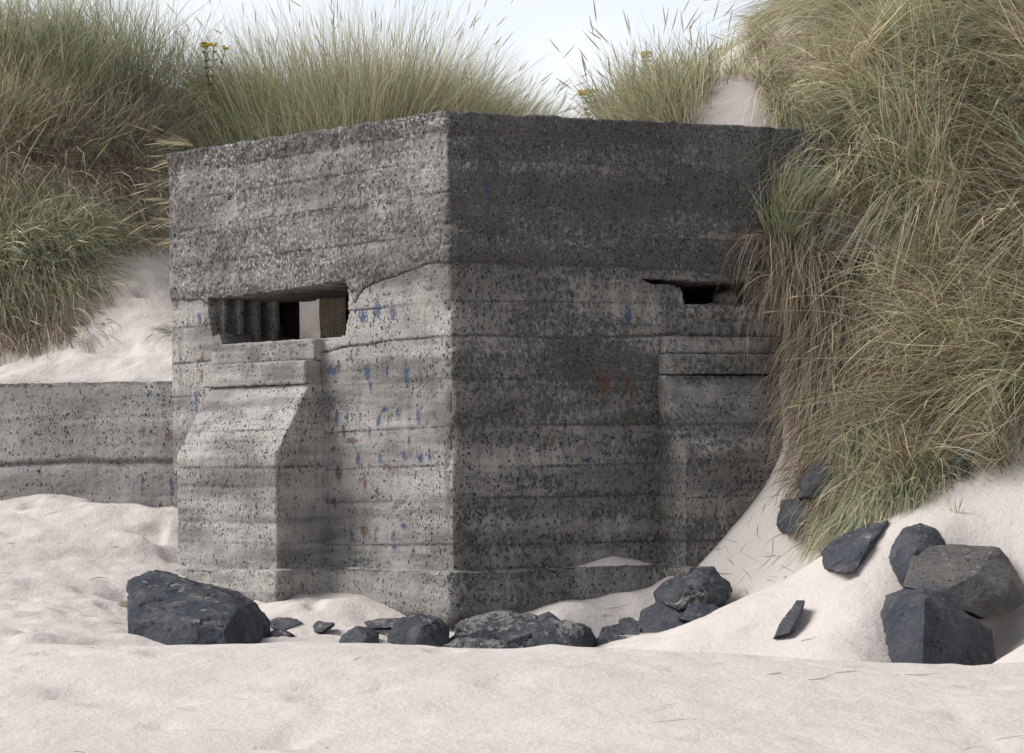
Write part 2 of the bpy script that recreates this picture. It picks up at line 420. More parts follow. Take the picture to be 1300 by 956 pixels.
    for f, poly in ((0, holeA), (5, holeB), (2, hole2)):
        m = fa == f
        ux = (uc if f != 5 else L - uc) + jit; vx = vc + jit2 * .7
        keep[m] &= ~in_poly(ux[m] + 0 * vc, vx[m], poly)
    faces = [Q[keep]]
    # reveals: drive every hole edge inward
    V = P2.reshape(-1, 3); ST = st.reshape(-1, 4); extraV = []; extraF = []
    emap = {}
    def inner(vi, n, dep):
        key = (vi, dep)
        if key not in emap: emap[key] = len(V) + len(extraV); extraV.append(V[vi] - n * dep); 
        return emap[key]
    for c in range(nc):
        f = fa[c]
        if f not in (0, 5, 2): continue
        n = fnor(f)
        for r in range(1, nr - 1):
            if keep[c, r]: continue
            a = idx[c, r]; b = nx[c, r]; cc = nx[c, r + 1]; dd = idx[c, r + 1]
            ed = []
            if keep[c, r - 1]: ed.append((a, b))
            if keep[c, r + 1]: ed.append((cc, dd))
            if keep[c - 1, r]: ed.append((dd, a))
            if keep[(c + 1) % nc, r]: ed.append((b, cc))
            for p, q in ed:
                chain = [(p, q)]
                prev = (p, q)
                for dep in ((.05, .16, .32, .52) if f != 2 else (.05, .12, .2)):
                    cur = (inner(p, n, dep), inner(q, n, dep)); extraF.append((prev[0], prev[1], cur[1], cur[0])); prev = cur
    ev = np.array(extraV)
    ev = ev + .012 * np.stack([fbm(ev, 16, 3, 101), fbm(ev, 16, 3, 102), fbm(ev, 16, 3, 103)], -1)
    V = np.concatenate([V, ev]); ST = np.concatenate([ST, np.tile([0, 0, .35, 0.0], (len(ev), 1))])
    Fc = np.concatenate(faces + [np.array(extraF, int)])
    used = np.unique(Fc); remap = -np.ones(len(V), int); remap[used] = np.arange(len(used))
    return V[used], remap[Fc], ST[used]

ROOT = empty('pillbox', (CEN[0], CEN[1], 0), 'grey weathered concrete pillbox with slit openings half buried in the dune', 'pillbox')
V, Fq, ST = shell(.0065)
ob = mesh_np('wall', V, Fq[:, ::-1], M_PB, None, True, {'stain_shade': ST}); child(ob, ROOT)

# ------------------------------------------------------------------ generic densify + displace
def bm_hull(pts):
    bm = bmesh.new()
    for p in pts: bm.verts.new(p)
    r = bmesh.ops.convex_hull(bm, input=bm.verts)
    dead = {g for g in r['geom_interior'] + r['geom_unused'] if isinstance(g, bmesh.types.BMVert)}
    if dead: bmesh.ops.delete(bm, geom=list(dead), context='VERTS')
    return bm
def densify(bm, e, itmax=9):
    bmesh.ops.triangulate(bm, faces=bm.faces)
    for _ in range(itmax):
        le = [x for x in bm.edges if x.calc_length() > e]
        if not le: break
        bmesh.ops.subdivide_edges(bm, edges=le, cuts=1, use_grid_fill=False)
        bmesh.ops.triangulate(bm, faces=[f for f in bm.faces if len(f.verts) > 3])
def bm_obj(name, bm, mat, disp=None, smooth=True, attr=None):
    bmesh.ops.recalc_face_normals(bm, faces=bm.faces)
    bm.normal_update()
    me = bpy.data.meshes.new(name)
    if disp is not None:
        C = np.array([v.co for v in bm.verts]); N = np.array([v.normal for v in bm.verts])
        d = disp(C)
        C2 = C + (N * d[:, None] if d.ndim == 1 else d)
        for v, c in zip(bm.verts, C2): v.co = c
    bm.to_mesh(me); bm.free()
    if attr is not None:
        C = np.empty(len(me.vertices) * 3, np.float32); me.vertices.foreach_get('co', C)
        a = me.attributes.new('stain_shade', 'FLOAT_COLOR', 'POINT'); a.data.foreach_set('color', attr(C.reshape(-1, 3)).astype(np.float32).ravel())
    return link_mesh(name, me, mat, None, smooth)
def prism(poly, z0, z1):
    bm = bmesh.new()
    a = [bm.verts.new((p[0], p[1], z0)) for p in poly]; b = [bm.verts.new((p[0], p[1], z1)) for p in poly]
    n = len(poly)
    bm.faces.new(a[::-1]); bm.faces.new(b)
    for i in range(n): bm.faces.new((a[i], a[(i + 1) % n], b[(i + 1) % n], b[i]))
    return bm
def soften(bm, off=.008, seg=2):
    bmesh.ops.bevel(bm, geom=bm.edges[:], offset=off, segments=seg, affect='EDGES', profile=.5)
cdisp = lambda C: .004 * fbm(C, 8, 3, 21) + .003 * fbm(C, 40, 3, 22) - .006 * sstep(.4, .6, fbm(C, 30, 2, 23))
pdisp = lambda C: .008 * fbm(C, 8, 3, 24) + .006 * fbm(C, 36, 3, 25) - .010 * sstep(.35, .6, fbm(C, 30, 2, 26)) - .02 * sstep(ZP - .2, ZP - .28, C[:, 2]) * (1 + fbm(C, 14, 3, 4))

# roof slab, inner room
hexo = lambda off: [VX[i][:2] + (CEN[:2] - VX[i][:2]) / L * off for i in range(6)]
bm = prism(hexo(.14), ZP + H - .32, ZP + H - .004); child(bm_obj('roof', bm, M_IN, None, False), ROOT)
def room():
    off = .22
    VI = [np.append(p, ZP) for p in hexo(off)]
    Vs = []; Fs = []
    for i in range(6):
        a = VI[i]; d = fdir(i); LL = np.linalg.norm(VI[(i + 1) % 6] - a); n = 80
        vs = np.linspace(-.35, H - .33, 70)
        us = np.linspace(0, LL, n)
        P = a + d * us[:, None, None] + np.array([0, 0, 1]) * vs[None, :, None]
        P = P.reshape(-1, 3); o = sum(len(x) for x in Vs); Vs.append(P)
        ii = np.arange(n * 70).reshape(n, 70)
        Q = np.stack([ii[:-1, :-1], ii[1:, :-1], ii[1:, 1:], ii[:-1, 1:]], -1)
        c = P[Q].mean(2)
        base = VX[i] if i != 5 else V0
        dd = d if i != 5 else dB
        u = (c - base) @ dd; v = c[..., 2] - ZP
        poly = {0: holeA, 5: holeB, 2: hole2}.get(i)
        if poly:
            k = np.zeros(u.shape, bool)
            for ox in ((-.02, 0, .02) if i != 2 else (-.12, 0, .1)):
                for oy in (-.02, 0, .02): k |= in_poly(u + ox, v + oy, poly)
            Q = Q[~k]
        Fs.append(Q.reshape(-1, 4) + o)
    return np.concatenate(Vs), np.concatenate(Fs)
rv, rf = room()
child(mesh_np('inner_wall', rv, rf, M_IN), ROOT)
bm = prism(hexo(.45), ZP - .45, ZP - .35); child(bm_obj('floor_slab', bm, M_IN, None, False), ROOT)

def local_box(base, d, n, u0_, u1, a0, a1, v0_, v1):
    """box in wall coordinates: u along the face, a outward, v up"""
    bm = bmesh.new(); vs = []
    for v in (v0_, v1):
        for (u, a) in ((u0_, a0), (u1, a0), (u1, a1), (u0_, a1)):
            vs.append(bm.verts.new(base + d * u + n * a + np.array([0, 0, v])))
    for f in ((0, 1, 2, 3), (7, 6, 5, 4), (0, 4, 5, 1), (1, 5, 6, 2), (2, 6, 7, 3), (3, 7, 4, 0)): bm.faces.new([vs[i] for i in f])
    return bm

# stepped lining of the left opening: four concrete ribs on the far reveal
uL = uvA(266, 400)[0]; vT = max(p[1] for p in holeA); vBt = min(p[1] for p in holeA)
bm = bmesh.new()
lin = empty('x', (0, 0, 0), None, None) if False else None
ribs = []
for k, dep in enumerate((.06, .15, .25, .36)):
    w = .045 + .026 * k
    ribs.append((uL - w, dep))
def merge(bms):
    out = bmesh.new()
    for b in bms:
        me = bpy.data.meshes.new('t'); b.to_mesh(me); out.from_mesh(me); b.free(); bpy.data.meshes.remove(me)
    return out
for (u, dep) in ribs:
    b = local_box(V0, dA, nA, u, uL + .05, -dep - .035, -dep, vBt - .02, vT + .01)
    soften(b, .006); densify(b, .05)
    child(bm_obj('reveal_rib', b, M_RIB, lambda C: .009 * fbm(C, 22, 4, 3)), ROOT)
# pier between the inner openings, seen at the right of the left slit
pc = at(423, 405, 10.75)
b = prism([pc[:2] + np.array([dx, dy]) for dx, dy in ((-.075, -.02), (.075, -.06), (.10, .12), (-.05, .16))], ZP + .3, ZP + H - .34)
soften(b, .01); densify(b, .05); child(bm_obj('inner_pier', b, M_PIER, lambda C: .02 * fbm(C, 14, 4, 3)), ROOT)

# ------------------------------------------------------------------ plinth
PD = .085
def off_poly(i_prev, off): pass
bA0, bA1 = uvA(413, 600)[0], uvA(287, 600)[0]      # buttress on the left face
bB0, bB1 = uvB(836, 600)[0], uvB(836, 600)[0] + (bA1 - bA0) * .98
print('butt', bA0, bA1, bB0, bB1)
DA = .34; DB = .29
hx = [VX[i] + (VX[i] - CEN) / L * PD * 1.1547 for i in range(6)]
def lineV(face_base, d, n, u, a): return (face_base + d * u + n * a)[:2]
poly = [hx[0][:2]]
poly += [lineV(V0, dA, nA, bA0 - .08, PD), lineV(V0, dA, nA, bA0 - .08, DA + .08), lineV(V0, dA, nA, bA1 + .08, DA + .08), lineV(V0, dA, nA, bA1 + .08, PD)]
poly += [hx[i][:2] for i in (1, 2, 3, 4, 5)]
poly += [lineV(V0, dB, nB, bB1 + .08, PD), lineV(V0, dB, nB, bB1 + .08, DB + .08), lineV(V0, dB, nB, bB0 - .02, DB + .08), lineV(V0, dB, nB, bB0 - .02, PD)]
b = prism(poly, -.12, ZP - .003); soften(b, .012); densify(b, .028)
def pl_attr(C):
    st = block_attr(.3, .35)(C); r = (C - V0) @ nB; st[:, 2] += .25 * sstep(-.02, .05, r) * sstep(-.1, .05, (C - V0) @ dB); return st  # right side darkened like the wall above, painted shade included
child(bm_obj('plinth', b, M_PB, pdisp, True, pl_attr), ROOT)

# ------------------------------------------------------------------ buttresses
def buttress(base, d, n, u0_, u1, D, v_sl_top, v_sl_bot, d_top, dk, name='buttress'):
    prof = [(0.0, -.02), (D, -.02), (D, v_sl_bot), (d_top, v_sl_top), (-.05, v_sl_top), (-.05, -.02)]
    bm = bmesh.new()
    A = [bm.verts.new(base + d * u0_ + n * a + np.array([0, 0, v])) for a, v in prof[1:5]] 
    A.append(bm.verts.new(base + d * u0_ + n * -.05 + np.array([0, 0, -.02])))
    B = [bm.verts.new(base + d * u1 + n * a + np.array([0, 0, v])) for a, v in prof[1:5]]
    B.append(bm.verts.new(base + d * u1 + n * -.05 + np.array([0, 0, -.02])))
    k = len(A)
    bm.faces.new(A); bm.faces.new(B[::-1])
    for i in range(k): bm.faces.new((A[i], B[i], B[(i + 1) % k], A[(i + 1) % k]))
    soften(bm, .01); densify(bm, .02)
    def dd(C):
        v = C[:, 2] - ZP; r = .005 * fbm(C, 8, 3, 21) + .003 * fbm(C, 40, 3, 22) - .006 * sstep(.4, .6, fbm(C, 30, 2, 23))
        for lv in (.22, .40, .62): r -= .008 * np.exp(-((v - lv - .006 * fbm(C, 5, 3, 7)) / .008) ** 2)
        return r
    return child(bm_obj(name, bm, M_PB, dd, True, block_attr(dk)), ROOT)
def vA_at(px, py, dout):
    q = on_plane(px, py, V0 + nA * dout, nA) - V0; return q[2]
def vB_at(px, py, dout):
    q = on_plane(px, py, V0 + nB * dout, nB) - V0; return q[2]
buttress(V0, dA, nA, bA0, bA1, DA, vA_at(385, 487, .11), vA_at(347, 577, DA), .11, .2)
buttress(V0, dB, nB, bB0, bB1, DB, vB_at(850, 476, .09), vB_at(893, 572, DB), .07, .62)  # right buttress darker throughout: algae tone plus shade put into its colour
def step(base, d, n, u0_, u1, a, v0_, v1, dk=.2):
    b = local_box(base, d, n, u0_, u1, -.04, a, v0_, v1); soften(b, .009); densify(b, .02)
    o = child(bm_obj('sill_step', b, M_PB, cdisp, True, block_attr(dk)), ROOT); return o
vA1 = vA_at(408, 484, .09); vA2 = vA_at(408, 457, .05); vA3 = vA_at(408, 430, .03)
step(V0, dA, nA, bA0 + .005, bA1 + .03, .135, vA1 - .01, vA2)
step(V0, dA, nA, bA0 - .0, bA1 + .03, .075, vA2 + .002, vA3)
v1 = vB_at(850, 472, .1); v2 = vB_at(850, 449, .08); v3 = vB_at(850, 427, .05); v4 = vB_at(850, 406, .03); v5 = vB_at(870, 386, .02)
step(V0, dB, nB, bB0 + .005, bB1 - .08, .10, v1 - .01, v2, .6)  # right sill steps take the same painted shade as their buttress
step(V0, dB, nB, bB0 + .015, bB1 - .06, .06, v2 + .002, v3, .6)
ub = uvB(868, 400)[0]
for (va, vb, offs) in ((v3 + .004, v4 - .004, -.02), (v4 + .003, v5, .0)):
    u = ub + offs
    for k, w in enumerate((.17, .24, .23)):
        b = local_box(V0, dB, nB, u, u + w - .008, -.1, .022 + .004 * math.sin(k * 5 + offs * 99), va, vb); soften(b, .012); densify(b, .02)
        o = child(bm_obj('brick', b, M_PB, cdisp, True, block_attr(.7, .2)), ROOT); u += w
# broken lumps at the right slit
def lump(c, r, mat, name, root, seed):
    bm = bmesh.new(); bmesh.ops.create_icosphere(bm, subdivisions=4, radius=1)
    for v in bm.verts: v.co = Vector((v.co.x * r[0] + c[0], v.co.y * r[1] + c[1], v.co.z * r[2] + c[2]))
    return child(bm_obj(name, bm, mat, lambda C: .02 * fbm(C, 14, 4, seed) * min(r) / .06), root)
q = on_plane(845, 376, V0 + nB * -.01, nB)
lump(on_plane(922, 382, V0 + nB * -.09, nB), (.07, .06, .045), M_IN, 'broken_lump', ROOT, 4)

# ------------------------------------------------------------------ terrain
def tps_fit(pts, lam=2e-3):
    P = np.array(pts, float); X = P[:, :2]; z = P[:, 2]; n = len(P)
    r = np.linalg.norm(X[:, None] - X[None], axis=-1); K = np.where(r > 0, r * r * np.log(r + 1e-9), 0) + lam * np.eye(n)
    A = np.zeros((n + 3, n + 3)); A[:n, :n] = K; A[:n, n] = 1; A[:n, n + 1:] = X; A[n, :n] = 1; A[n + 1:, :n] = X.T
    w = np.linalg.solve(A, np.concatenate([z, [0, 0, 0]]))
    def f(x, y):
        s = x.shape; q = np.stack([x.ravel(), y.ravel()], -1); out = np.empty(len(q))
        for i in range(0, len(q), 20000):
            r = np.linalg.norm(q[i:i + 20000, None] - X[None], axis=-1)
            out[i:i + 20000] = (r * r * np.log(r + 1e-9)) @ w[:n] + w[n] + q[i:i + 20000] @ w[n + 1:]
        return out.reshape(s)
    return f
front = [at(*p) for p in [
    (60,628,10.75),(0,632,10.85),(-120,640,10.9),(150,642,10.65),(220,655,10.5),(235,718,10.08),(180,738,9.7),(120,700,10.05),(100,760,9.1),(0,700,9.9),(0,760,9.0),(50,800,8.1),(200,810,8.2),
    (410,757,9.62),(440,762,9.52),(470,793,9.35),(520,808,9.2),(375,770,9.45),(345,795,9.3),(300,815,9.1),(395,810,8.7),(500,800,9.2),(575,815,9.05),(640,800,9.2),
    (700,782,9.3),(750,766,9.35),(785,774,9.3),(845,752,9.35),(870,742,9.3),(905,728,9.2),(935,700,9.3),(960,650,9.5),(985,610,9.62),
    (740,826,8.7),(800,812,8.75),(850,796,8.8),(900,778,8.8),(1000,735,8.78),(1070,692,8.68),(1150,648,8.75),(1230,612,8.9),(1300,588,9.0),(1400,550,9.1),
    (950,770,8.4),(1000,800,8.15),(1100,780,8.0),(1200,775,8.2),(1330,780,8.05),(1300,660,8.5),(1200,690,8.4),(1280,820,7.5),(1100,825,7.6),(950,828,8.0),(1420,700,8.1),
    (1040,650,9.15),(1010,570,9.62),(1080,600,9.2),(1010,480,9.85),(1100,450,9.7),(1200,500,9.4),(1300,480,9.4),(1300,300,10.2),(1200,200,10.6),(1100,300,10.1),(1420,300,10.2),(1420,480,9.4),
    (1050,200,10.35),(1030,330,10.05),
    (1000,90,11.2),(1100,20,11.6),(1200,0,11.6),(1300,-20,11.5),(930,70,12.8),(1000,20,13),(1200,870,7.6),(1150,858,7.4),(1260,868,7.6),(1260,800,8.2),
]]
roofp = [at(*p) for p in [(880,156,10.4),(935,105,11.2),(900,120,11.2),(960,150,10.3),(840,150,11.6),(860,140,12.6)]] + [(0, 11, 2.3), (-.5, 12, 2.5)]
front += [at(x, y, 6.6) * [1, 1, 1] for x, y in [(0,822),(160,824),(330,825),(500,823),(700,826),(850,832),(1000,838),(1150,846),(1300,852)]]
front += [(-3, 7.6, .08), (-1.5, 7.8, .02), (0, 7.8, -.06), (.8, 7.7, -.06), (-.5, 8.6, -.03), (-3, 6.2, .17)]
front += [(x, 5.6, .10) for x in (-2.5, -1, 0.5, 2)] + [(x, 4.3, .03) for x in (-3, 0, 3)] + [(x, 2.5, 0) for x in (-3, 0, 3)]
front += [(3.6, 6, .3), (4.5, 8, .9), (4.5, 10, 2.3), (4, 12.5, 3.6), (-5, 10.5, .5), (-5, 8, .2), (2, 15, 3.6), (0, 14.5, 2.9), (5, 15, 3.9), (1.65, 10.6, 2.5), (1.9, 11.5, 2.9)]
back = [at(*p) for p in [
    (0,486,10.95),(100,484,10.95),(218,480,10.95),(60,455,11.3),(130,440,11.4),(200,430,11.4),(200,340,12.3),(160,350,12.1),(60,400,11.7),(0,430,11.5),(200,290,12.9),(140,290,12.7),(60,300,12.3),(0,330,12.0),
    (0,150,13.0),(100,170,13.2),(200,210,13.5),(270,165,14.0),(340,190,14.2),(0,80,14.0),(120,90,14.2),(-150,150,12.8),(-150,300,12.0),(-150,450,11.3)]]
back += [(-1.3, 13.0, 1.62), (-1.3, 13.35, 2.0), (-.8, 13.4, 2.1), (-.5, 13.9, 2.72), (.3, 14.0, 2.78), (-1.2, 13.9, 2.7), (-1.9, 13.9, 2.68), (-1.5, 14.6, 2.85), (-1.9, 12.3, 1.75), (-1.85, 11.2, 1.35), (1, 14.5, 2.8), (-3, 16, 3.2), (0, 17, 2.8), (-6, 14, 3.2), (-6, 11, 1.6)]
fF = tps_fit(front + [(-.6, 10.3, .15), (.5, 10.3, .15), (0, 9.75, .1), (-1.4, 11, .3), (0, 11.3, .4), (.9, 10.4, .3)], 5e-4); fR = tps_fit(front + roofp); fB = tps_fit(back)
crest = np.array([at(*p) for p in [(700,832,8.6),(740,826,8.68),(850,796,8.8),(1000,735,8.8),(1070,692,8.7)]])
WL = at(222, 600, 10.86); WR = at(-10, 600, 10.98)     # centre line of the low wall
wdir = (WR - WL); wdir[2] = 0; wdir /= np.linalg.norm(wdir); wn = np.array([wdir[1], -wdir[0], 0]); wn = wn if wn[1] < 0 else -wn
def wl_y(x): return WL[1] + (x - WL[0]) * wdir[1] / wdir[0]
def hex_dist(x, y):
    """signed distance inside the hexagon: positive inside"""
    d = np.full(x.shape, 1e9)
    for i in range(6):
        n = fnor(i); d = np.minimum(d, -((x - VX[i][0]) * n[0] + (y - VX[i][1]) * n[1]))
    return d
def sand_h(x, y, roof=False):
    x = np.asarray(x, float); y = np.asarray(y, float)
    zf = np.clip(fF(x, y), -.15, 4.4); zb = np.clip(fB(x, y), .4, 4.2)
    wleft = sstep(-.06, .06, y - wl_y(x)) * (x < -1.2)
    wmid = sstep(11.2, 11.4, y) * sstep(1.4, .2, x) * (x >= -1.2)
    w = np.where(x < -1.2, wleft, wmid)
    z = zf * (1 - w) + zb * w
    # wind-scoured hollow behind the crest on the right, drop behind the front ridge
    s_ = y - np.interp(x, crest[:, 0], crest[:, 1])
    z = z - .17 * sstep(0, .18, s_) * sstep(.8, .45, s_) * sstep(.1, .45, x) * sstep(1.75, 1.4, x)
    q0 = np.stack([x, y], -1); s2 = y - 6.62 - .1 * vnoise(q0 * [1, 0], 1.1, 4)
    z = z - .07 * sstep(0, .14, s2) * sstep(1.25, .6, s2)
    z = z + .012 * np.exp(-(s2 / .12) ** 2)
    # far field
    fx = np.maximum(np.maximum(np.abs(x) - 4.2, y - 16), 0) ; fy = np.maximum(2.5 - y, 0)
    t = sstep(0, 6, np.maximum(fx, fy))
    q = np.stack([x, y], -1)
    base = np.where(y < 9, 0, 0) + 2.6 * sstep(8, 12.5, y) + sstep(8, 14, y) * .6 * fbm(q, .15, 3, 3)
    base = base * sstep(60, 30, y)
    z = z * (1 - t) + base * t
    # soft hollows and footprints, less on the steep slip face
    A = .024 * fbm(q * [1, 1.4], 2.4, 3, 8) + .034 * (np.abs(fbm(q * [1, 1.5], 3.4, 3, 9)) - .2)
    fp = vnoise(q * [1, 1.3], 5.5, 14); A -= .03 * sstep(.4, .75, fp)
    A = A * (1 + .55 * sstep(-.6, -1.3, x) * sstep(7, 7.8, y)) + .012 * fbm(q * [1, 1.7], 8, 3, 19) * sstep(-.3, -1.1, x) * sstep(7, 7.8, y)
    calm = 1 - .8 * sstep(.6, 1.2, x) * sstep(7.2, 7.8, y)
    A = A * calm * (1 - .45 * sstep(7, 6.5, y))
    z = z + A
    if not roof:
        hd = hex_dist(x, y); z = np.where(hd > .03, np.minimum(z, ZP - .1), z)
        da = (x - V0[0]) * nA[0] + (y - V0[1]) * nA[1]; ua = (x - V0[0]) * dA[0] + (y - V0[1]) * dA[1]
        z = np.where((da < .12) & (da > -.3) & (ua > -.1) & (ua < bA0 + .1), np.minimum(z, ZP - .06), z)
    else:
        hd = hex_dist(x, y); zt = np.clip(fR(x, y), -.1, 4.4); z = np.where(hd > -.15, z + (zt - z) * sstep(-.15, .0, hd), z)
    return z
def axis(lo, hi, step, far):
    a = list(np.arange(lo, hi + step / 2, step)); s = step; v = hi
    while v < far: s *= 1.18; v += s; a.append(v)
    s = step; v = lo
    while v > -far: s *= 1.18; v -= s; a.insert(0, v)
    return np.array(a)
xs = axis(-3.6, 3.6, .022, 700); ys = axis(4.8, 13.6, .022, 700)
X, Y = np.meshgrid(xs, ys, indexing='ij'); Z = sand_h(X, Y)
idx = np.arange(X.size).reshape(X.shape)
Q = np.stack([idx[:-1, :-1], idx[1:, :-1], idx[1:, 1:], idx[:-1, 1:]], -1).reshape(-1, 4)
tag(mesh_np('sand', np.stack([X, Y, Z], -1).reshape(-1, 3), Q, M_SAND, None, True), kind='structure')
# sand blown over the right part of the roof
xr = np.arange(.1, 2.2, .03); yr = np.arange(9.4, 13.4, .03); X, Y = np.meshgrid(xr, yr, indexing='ij'); Zr = sand_h(X, Y, True)
hd = hex_dist(X, Y); zr = ZP + H
Zr = np.where(hd < .12, zr - .05 + (Zr - zr + .05) * sstep(-.0, .25, hd), Zr)
idx = np.arange(X.size).reshape(X.shape)
Q = np.stack([idx[:-1, :-1], idx[1:, :-1], idx[1:, 1:], idx[:-1, 1:]], -1).reshape(-1, 4)
k = (Zr.ravel()[Q] > zr - .06).all(1) & (hd.ravel()[Q] > .03).all(1)
Q = Q[k]; u = np.unique(Q); rm = -np.ones(X.size, int); rm[u] = np.arange(len(u))
tag(mesh_np('roof_sand', np.stack([X, Y, Zr], -1).reshape(-1, 3)[u], rm[Q], M_SAND, None, True), kind='structure')

# little drift lying on the plinth ledge where the right buttress meets the wall
uu_ = np.linspace(bB0 - .62, bB0 + .03, 60); aa_ = np.linspace(-.02, .083, 14); U_, A_ = np.meshgrid(uu_, aa_, indexing='ij')
hh = .055 * np.exp(-(np.abs(U_ - bB0 + .24) / .15) ** 2) * (1 + .35 * fbm(np.stack([U_, A_ * .3], -1), 7, 3, 8)) * (1 - np.clip((A_ + .02) / .103, 0, 1) ** 1.3) + .004 * fbm(np.stack([U_, A_], -1), 12, 3, 3)
PP = V0 + dB * U_[..., None] + nB * A_[..., None] + np.array([0, 0, 1.0]) * (hh - .008)[..., None]
ii_ = np.arange(U_.size).reshape(U_.shape); Q = np.stack([ii_[:-1, :-1], ii_[1:, :-1], ii_[1:, 1:], ii_[:-1, 1:]], -1).reshape(-1, 4)
tag(mesh_np('ledge_sand', PP.reshape(-1, 3), Q, M_SAND, None, True), kind='structure')

# ------------------------------------------------------------------ low sea wall at the left
wt = at(110, 487, 10.92)[2]
a0 = WL[:2] + wdir[:2] * -.06; a1 = WL[:2] + wdir[:2] * 3.2
thick = .14
def corner(p, s): return p + wn[:2] * s
b = prism([corner(a0, thick), corner(a1, thick), corner(a1, -thick), corner(a0, -thick)], -.1, wt); soften(b, .012); densify(b, .022)
BW = [(218,620,4,20),(181,612,3,12),(189,500,3,7),(190,645,8,5)]; RW = [(214,552,7,9),(30,560,6,5)]
def wall_uv(px, py):
    q = on_plane(px, py, WL + wn * thick, wn) - WL; return (q @ wdir, q[2])
def wattr(C):
    u = (C - WL) @ wdir; v = C[:, 2] - WL[2]; st = np.zeros((len(C), 4))
    st[:, 0] = spot_field(u, v, wall_uv, BW, 4); st[:, 1] = spot_field(u, v, wall_uv, RW, 5)
    z = C[:, 2]; st[:, 2] = .22 + .25 * fbm(C * [1, 1, 2], 2, 3, 3) + .5 * sstep(wt - .03, wt, z) + .45 * np.exp(-((z - wt + .44 + .02 * fbm(C, 3, 3, 5)) / .022) ** 2)
    st[:, 3] = .15; return st
def wdisp(C):
    z = C[:, 2]; r = cdisp(C) * 1.2
    for lv, dp in ((.20, .005), (.44, .022), (.62, .005)): r -= dp * np.exp(-((z - wt + lv + .02 * fbm(C, 3, 3, 5)) / .014) ** 2)
    r += .008 * sstep(wt - .02, wt, z) * fbm(C, 22, 3, 6)
    return r
tag(bm_obj('retaining_wall', b, M_WAL, wdisp, True, wattr), 'low pale concrete wall holding back sand to the left of the pillbox', 'wall')

# ------------------------------------------------------------------ rocks
def rock(name, pts, back, label, mat=M_ROCK, e=.022, amp=.014, seed=1, cat='rock', group='dark rocks in the sand', bev=.005, amp2=.006):
    """pts: (px, py, depth) corners seen in the photo; back: how far the rock reaches away"""
    W = [at(*p) for p in pts]
    c = np.mean(W, 0)
    far = [c + (w - c) * .93 + np.array([0, back, -.02]) for w in W]
    bm = bm_hull(W + far); densify(bm, min(e, .016) if cat == 'boulder' else min(e, .012))
    k_ = 2.2 if mat is M_BARN else 1
    o = bm_obj(name, bm, mat, lambda C: k_ * amp * fbm(C, 5, 4, seed) + k_ * .5 * amp * (.35 - np.abs(fbm(C, 8, 3, seed + 2))) + amp * .7 * np.round(2.5 * fbm(C * [1, 1, 2], 6, 3, seed + 7)) / 2.5 + amp2 * fbm(C, 28, 4, seed + 5, .65) - amp2 * 1.2 * sstep(.35, .55, fbm(C, 12, 3, seed + 9)), False)
    return tag(o, label, cat, group)
rock('boulder', [(163,738,8.55),(190,727,8.6),(235,742,8.5),(285,752,8.55),(312,768,8.6),(330,795,8.55),(332,812,8.5),(322,850,8.5),(285,850,8.05),(285,800,8.1),(300,775,8.3),(163,850,8.15),(162,790,8.2),(168,760,8.3),(240,790,8.1)], .45,
     'largest dark boulder, blunt and wedge shaped, in front of the left plinth corner', amp=.02, seed=3, e=.018, cat='boulder')
rock('stone', [(336,812,8.7),(345,801,8.7),(360,799,8.72),(372,806,8.7),(366,818,8.6),(345,822,8.58),(350,808,8.55)], .12, 'small rough dark rock just right of the largest boulder', seed=4, e=.012, amp=.008)
rock('stone', [(340,790,9.3),(352,783,9.32),(376,785,9.3),(384,790,9.27),(360,800,9.22),(345,798,9.24)], .12, 'thin flat dark rock under the corner of the buttress plinth', seed=5, e=.012, amp=.006)
rock('stone', [(397,794,9.1),(403,788,9.12),(424,791,9.1),(408,802,9.0),(399,802,9.02)], .1, 'tiny dark rock on the sand pile below the left plinth', seed=6, e=.01, amp=.005)
rock('stone', [(429,826,8.5),(434,808,8.5),(452,795,8.55),(466,797,8.6),(478,806,8.6),(478,840,8.5),(430,840,8.4),(464,812,8.42)], .25, 'rounded dark rock with a pale grey left side below the left plinth', seed=7, amp=.01)
rock('stone', [(490,840,8.7),(493,805,8.75),(504,785,8.8),(530,779,8.8),(556,786,8.8),(570,796,8.85),(568,840,8.6),(535,796,8.6),(520,840,8.55)], .3, 'dark blocky rock under the front corner of the plinth', seed=8, amp=.013)
rock('stone', [(463,790,9.15),(480,786,9.2),(508,785,9.2),(500,796,9.1),(470,797,9.1)], .12, 'thin barnacled slab wedged under the left plinth', M_BARN, seed=9, e=.013, amp=.006)
rock('stone', [(478,802,9.0),(500,800,9.0),(495,845,8.8),(476,845,8.8)], .2, 'barnacled rock in the gap between two dark blocks', M_BARN, seed=29, e=.013, amp=.01)
rock('stone', [(560,845,8.6),(562,818,8.6),(580,808,8.65),(605,812,8.6),(640,822,8.6),(660,845,8.5)], .3, 'low barnacle crusted rock at the sand edge near the pillbox corner', M_BARN, seed=10, amp=.015)
rock('stone', [(572,820,9.0),(576,795,9.05),(600,785,9.1),(640,782,9.1),(680,785,9.1),(690,800,8.95),(650,830,8.9),(600,830,8.85)], .35, 'wide barnacle crusted rock against the foot of the shaded plinth', M_BARN, seed=11, amp=.02)
rock('stone', [(600,805,8.8),(615,798,8.8),(628,805,8.8),(625,830,8.75),(602,830,8.75)], .15, 'small smooth blue grey rock among the barnacled rocks', seed=12, e=.012, amp=.008)
rock('stone', [(675,800,8.9),(700,788,8.95),(725,790,8.95),(752,800,8.9),(740,830,8.8),(690,835,8.8)], .3, 'barnacled rock in shade right of the wide crusted one', M_BARN, seed=13, amp=.015)
